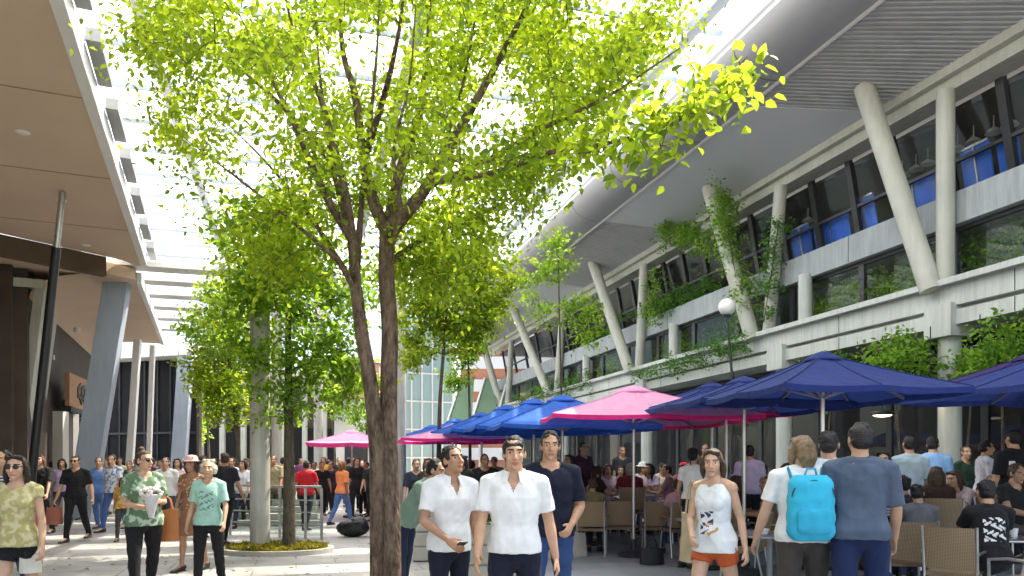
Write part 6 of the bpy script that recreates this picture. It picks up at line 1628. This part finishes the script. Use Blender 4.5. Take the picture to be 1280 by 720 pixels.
for sx in (-1, 1):
    q = MB(); q.tube([(sx * .11, .04, .40), (sx * .13, .11, .52), (sx * .15, .25, .42), (sx * .16, .28, .2), (sx * .15, .1, .0)], [(.012, .03)] * 5, 8); q.build('strap', cloth((.02, .3, .45)), bp_, smooth=True, local=True)
# phone in the hand of the looking-down man
h = P['phone']['hand_r']
ph = thing('phone', 'dark phone held in the hand of the man looking down', 'phone', h, R(30))
b = MB(); b.box((.02, -.02, .012), (.075, .15, .009), RX(-25)); b.build('phone_case', M['black'], ph, local=True, bevel=.003)
scr, nt, out = newmat('phone screen'); e = nd(nt, 'ShaderNodeEmission'); e.inputs['Color'].default_value = (.5, .6, .7, 1); e.inputs['Strength'].default_value = .4; nt.links.new(e.outputs[0], out.inputs['Surface'])
b = MB(); b.box(Vector((.02, -.02, .012)) + RX(-25) @ Vector((0, 0, .006)), (.067, .14, .001), RX(-25)); b.build('screen', scr, ph, local=True)
# bunch of white flowers in paper
fl = P['blouse']['chest'] + Vector((.16, -.22, -.02))
fo = thing('flower_bunch', 'bunch of white flowers wrapped in pale paper held by the woman in the green blouse', 'flowers', fl)
b = MB(); b.lathe([(.025, -.2), (.07, .0), (.10, .06)], fl, 16); b.build('paper_wrap', cloth((.6, .58, .6)), fo, smooth=True)
for k in range(34):
    v = Vector(rdir(1)[0]); q = fl + Vector((v.x * .11, v.y * .10, .08 + v.z * .06)); b = MB(); b.ball(q, (.026, .026, .02), nu=8, nv=6); b.build('blossom', pmat('white blossom', (.72, .66, .66), .7, var=.1), fo, smooth=True)

# ------------------------------------------------------------------ light, sky, camera
sun_r, sun_s, sun_z = .60, .28, 1.0
sd = S(sun_r, sun_s, sun_z).normalized()
el = math.asin(sd.z); az = math.atan2(sd.x, sd.y)
sl = bpy.data.lights.new('sun', 'SUN'); sl.energy = 5.0; sl.angle = R(.5); sl.color = (1, .95, .86)
so = link(bpy.data.objects.new('sun', sl)); so.rotation_euler = (-sd).to_track_quat('-Z', 'Y').to_euler()
w = bpy.data.worlds.new('World'); C.world = w; w.use_nodes = True
nt = w.node_tree; sky = nt.nodes.new('ShaderNodeTexSky'); sky.sky_type = 'NISHITA'; sky.sun_disc = False; sky.sun_elevation = el; sky.sun_rotation = az
sky.dust_density = 2.0; sky.air_density = 1.0
bg = nt.nodes['Background']; bg.inputs['Strength'].default_value = .15; nt.links.new(sky.outputs[0], bg.inputs['Color'])
cd = bpy.data.cameras.new('camera'); cam = link(bpy.data.objects.new('camera', cd)); cam.location = (0, 0, CAMH); cam.rotation_euler = (R(90), 0, 0)
cd.sensor_width = 36; cd.lens = F / 1280 * 36; cd.shift_y = 220 / 1280; cd.clip_end = 1000; cd.clip_start = .05
C.camera = cam
v = C.view_settings; v.view_transform = 'Standard'; v.look = 'None'; v.gamma = 1; v.exposure = 1.72; v.use_white_balance = True; v.white_balance_temperature = 7400; v.white_balance_tint = 10; v.use_curve_mapping = False
C.cycles.max_bounces = 8; C.cycles.transparent_max_bounces = 16; C.cycles.use_denoising = True
C.cycles.sample_clamp_indirect = 8
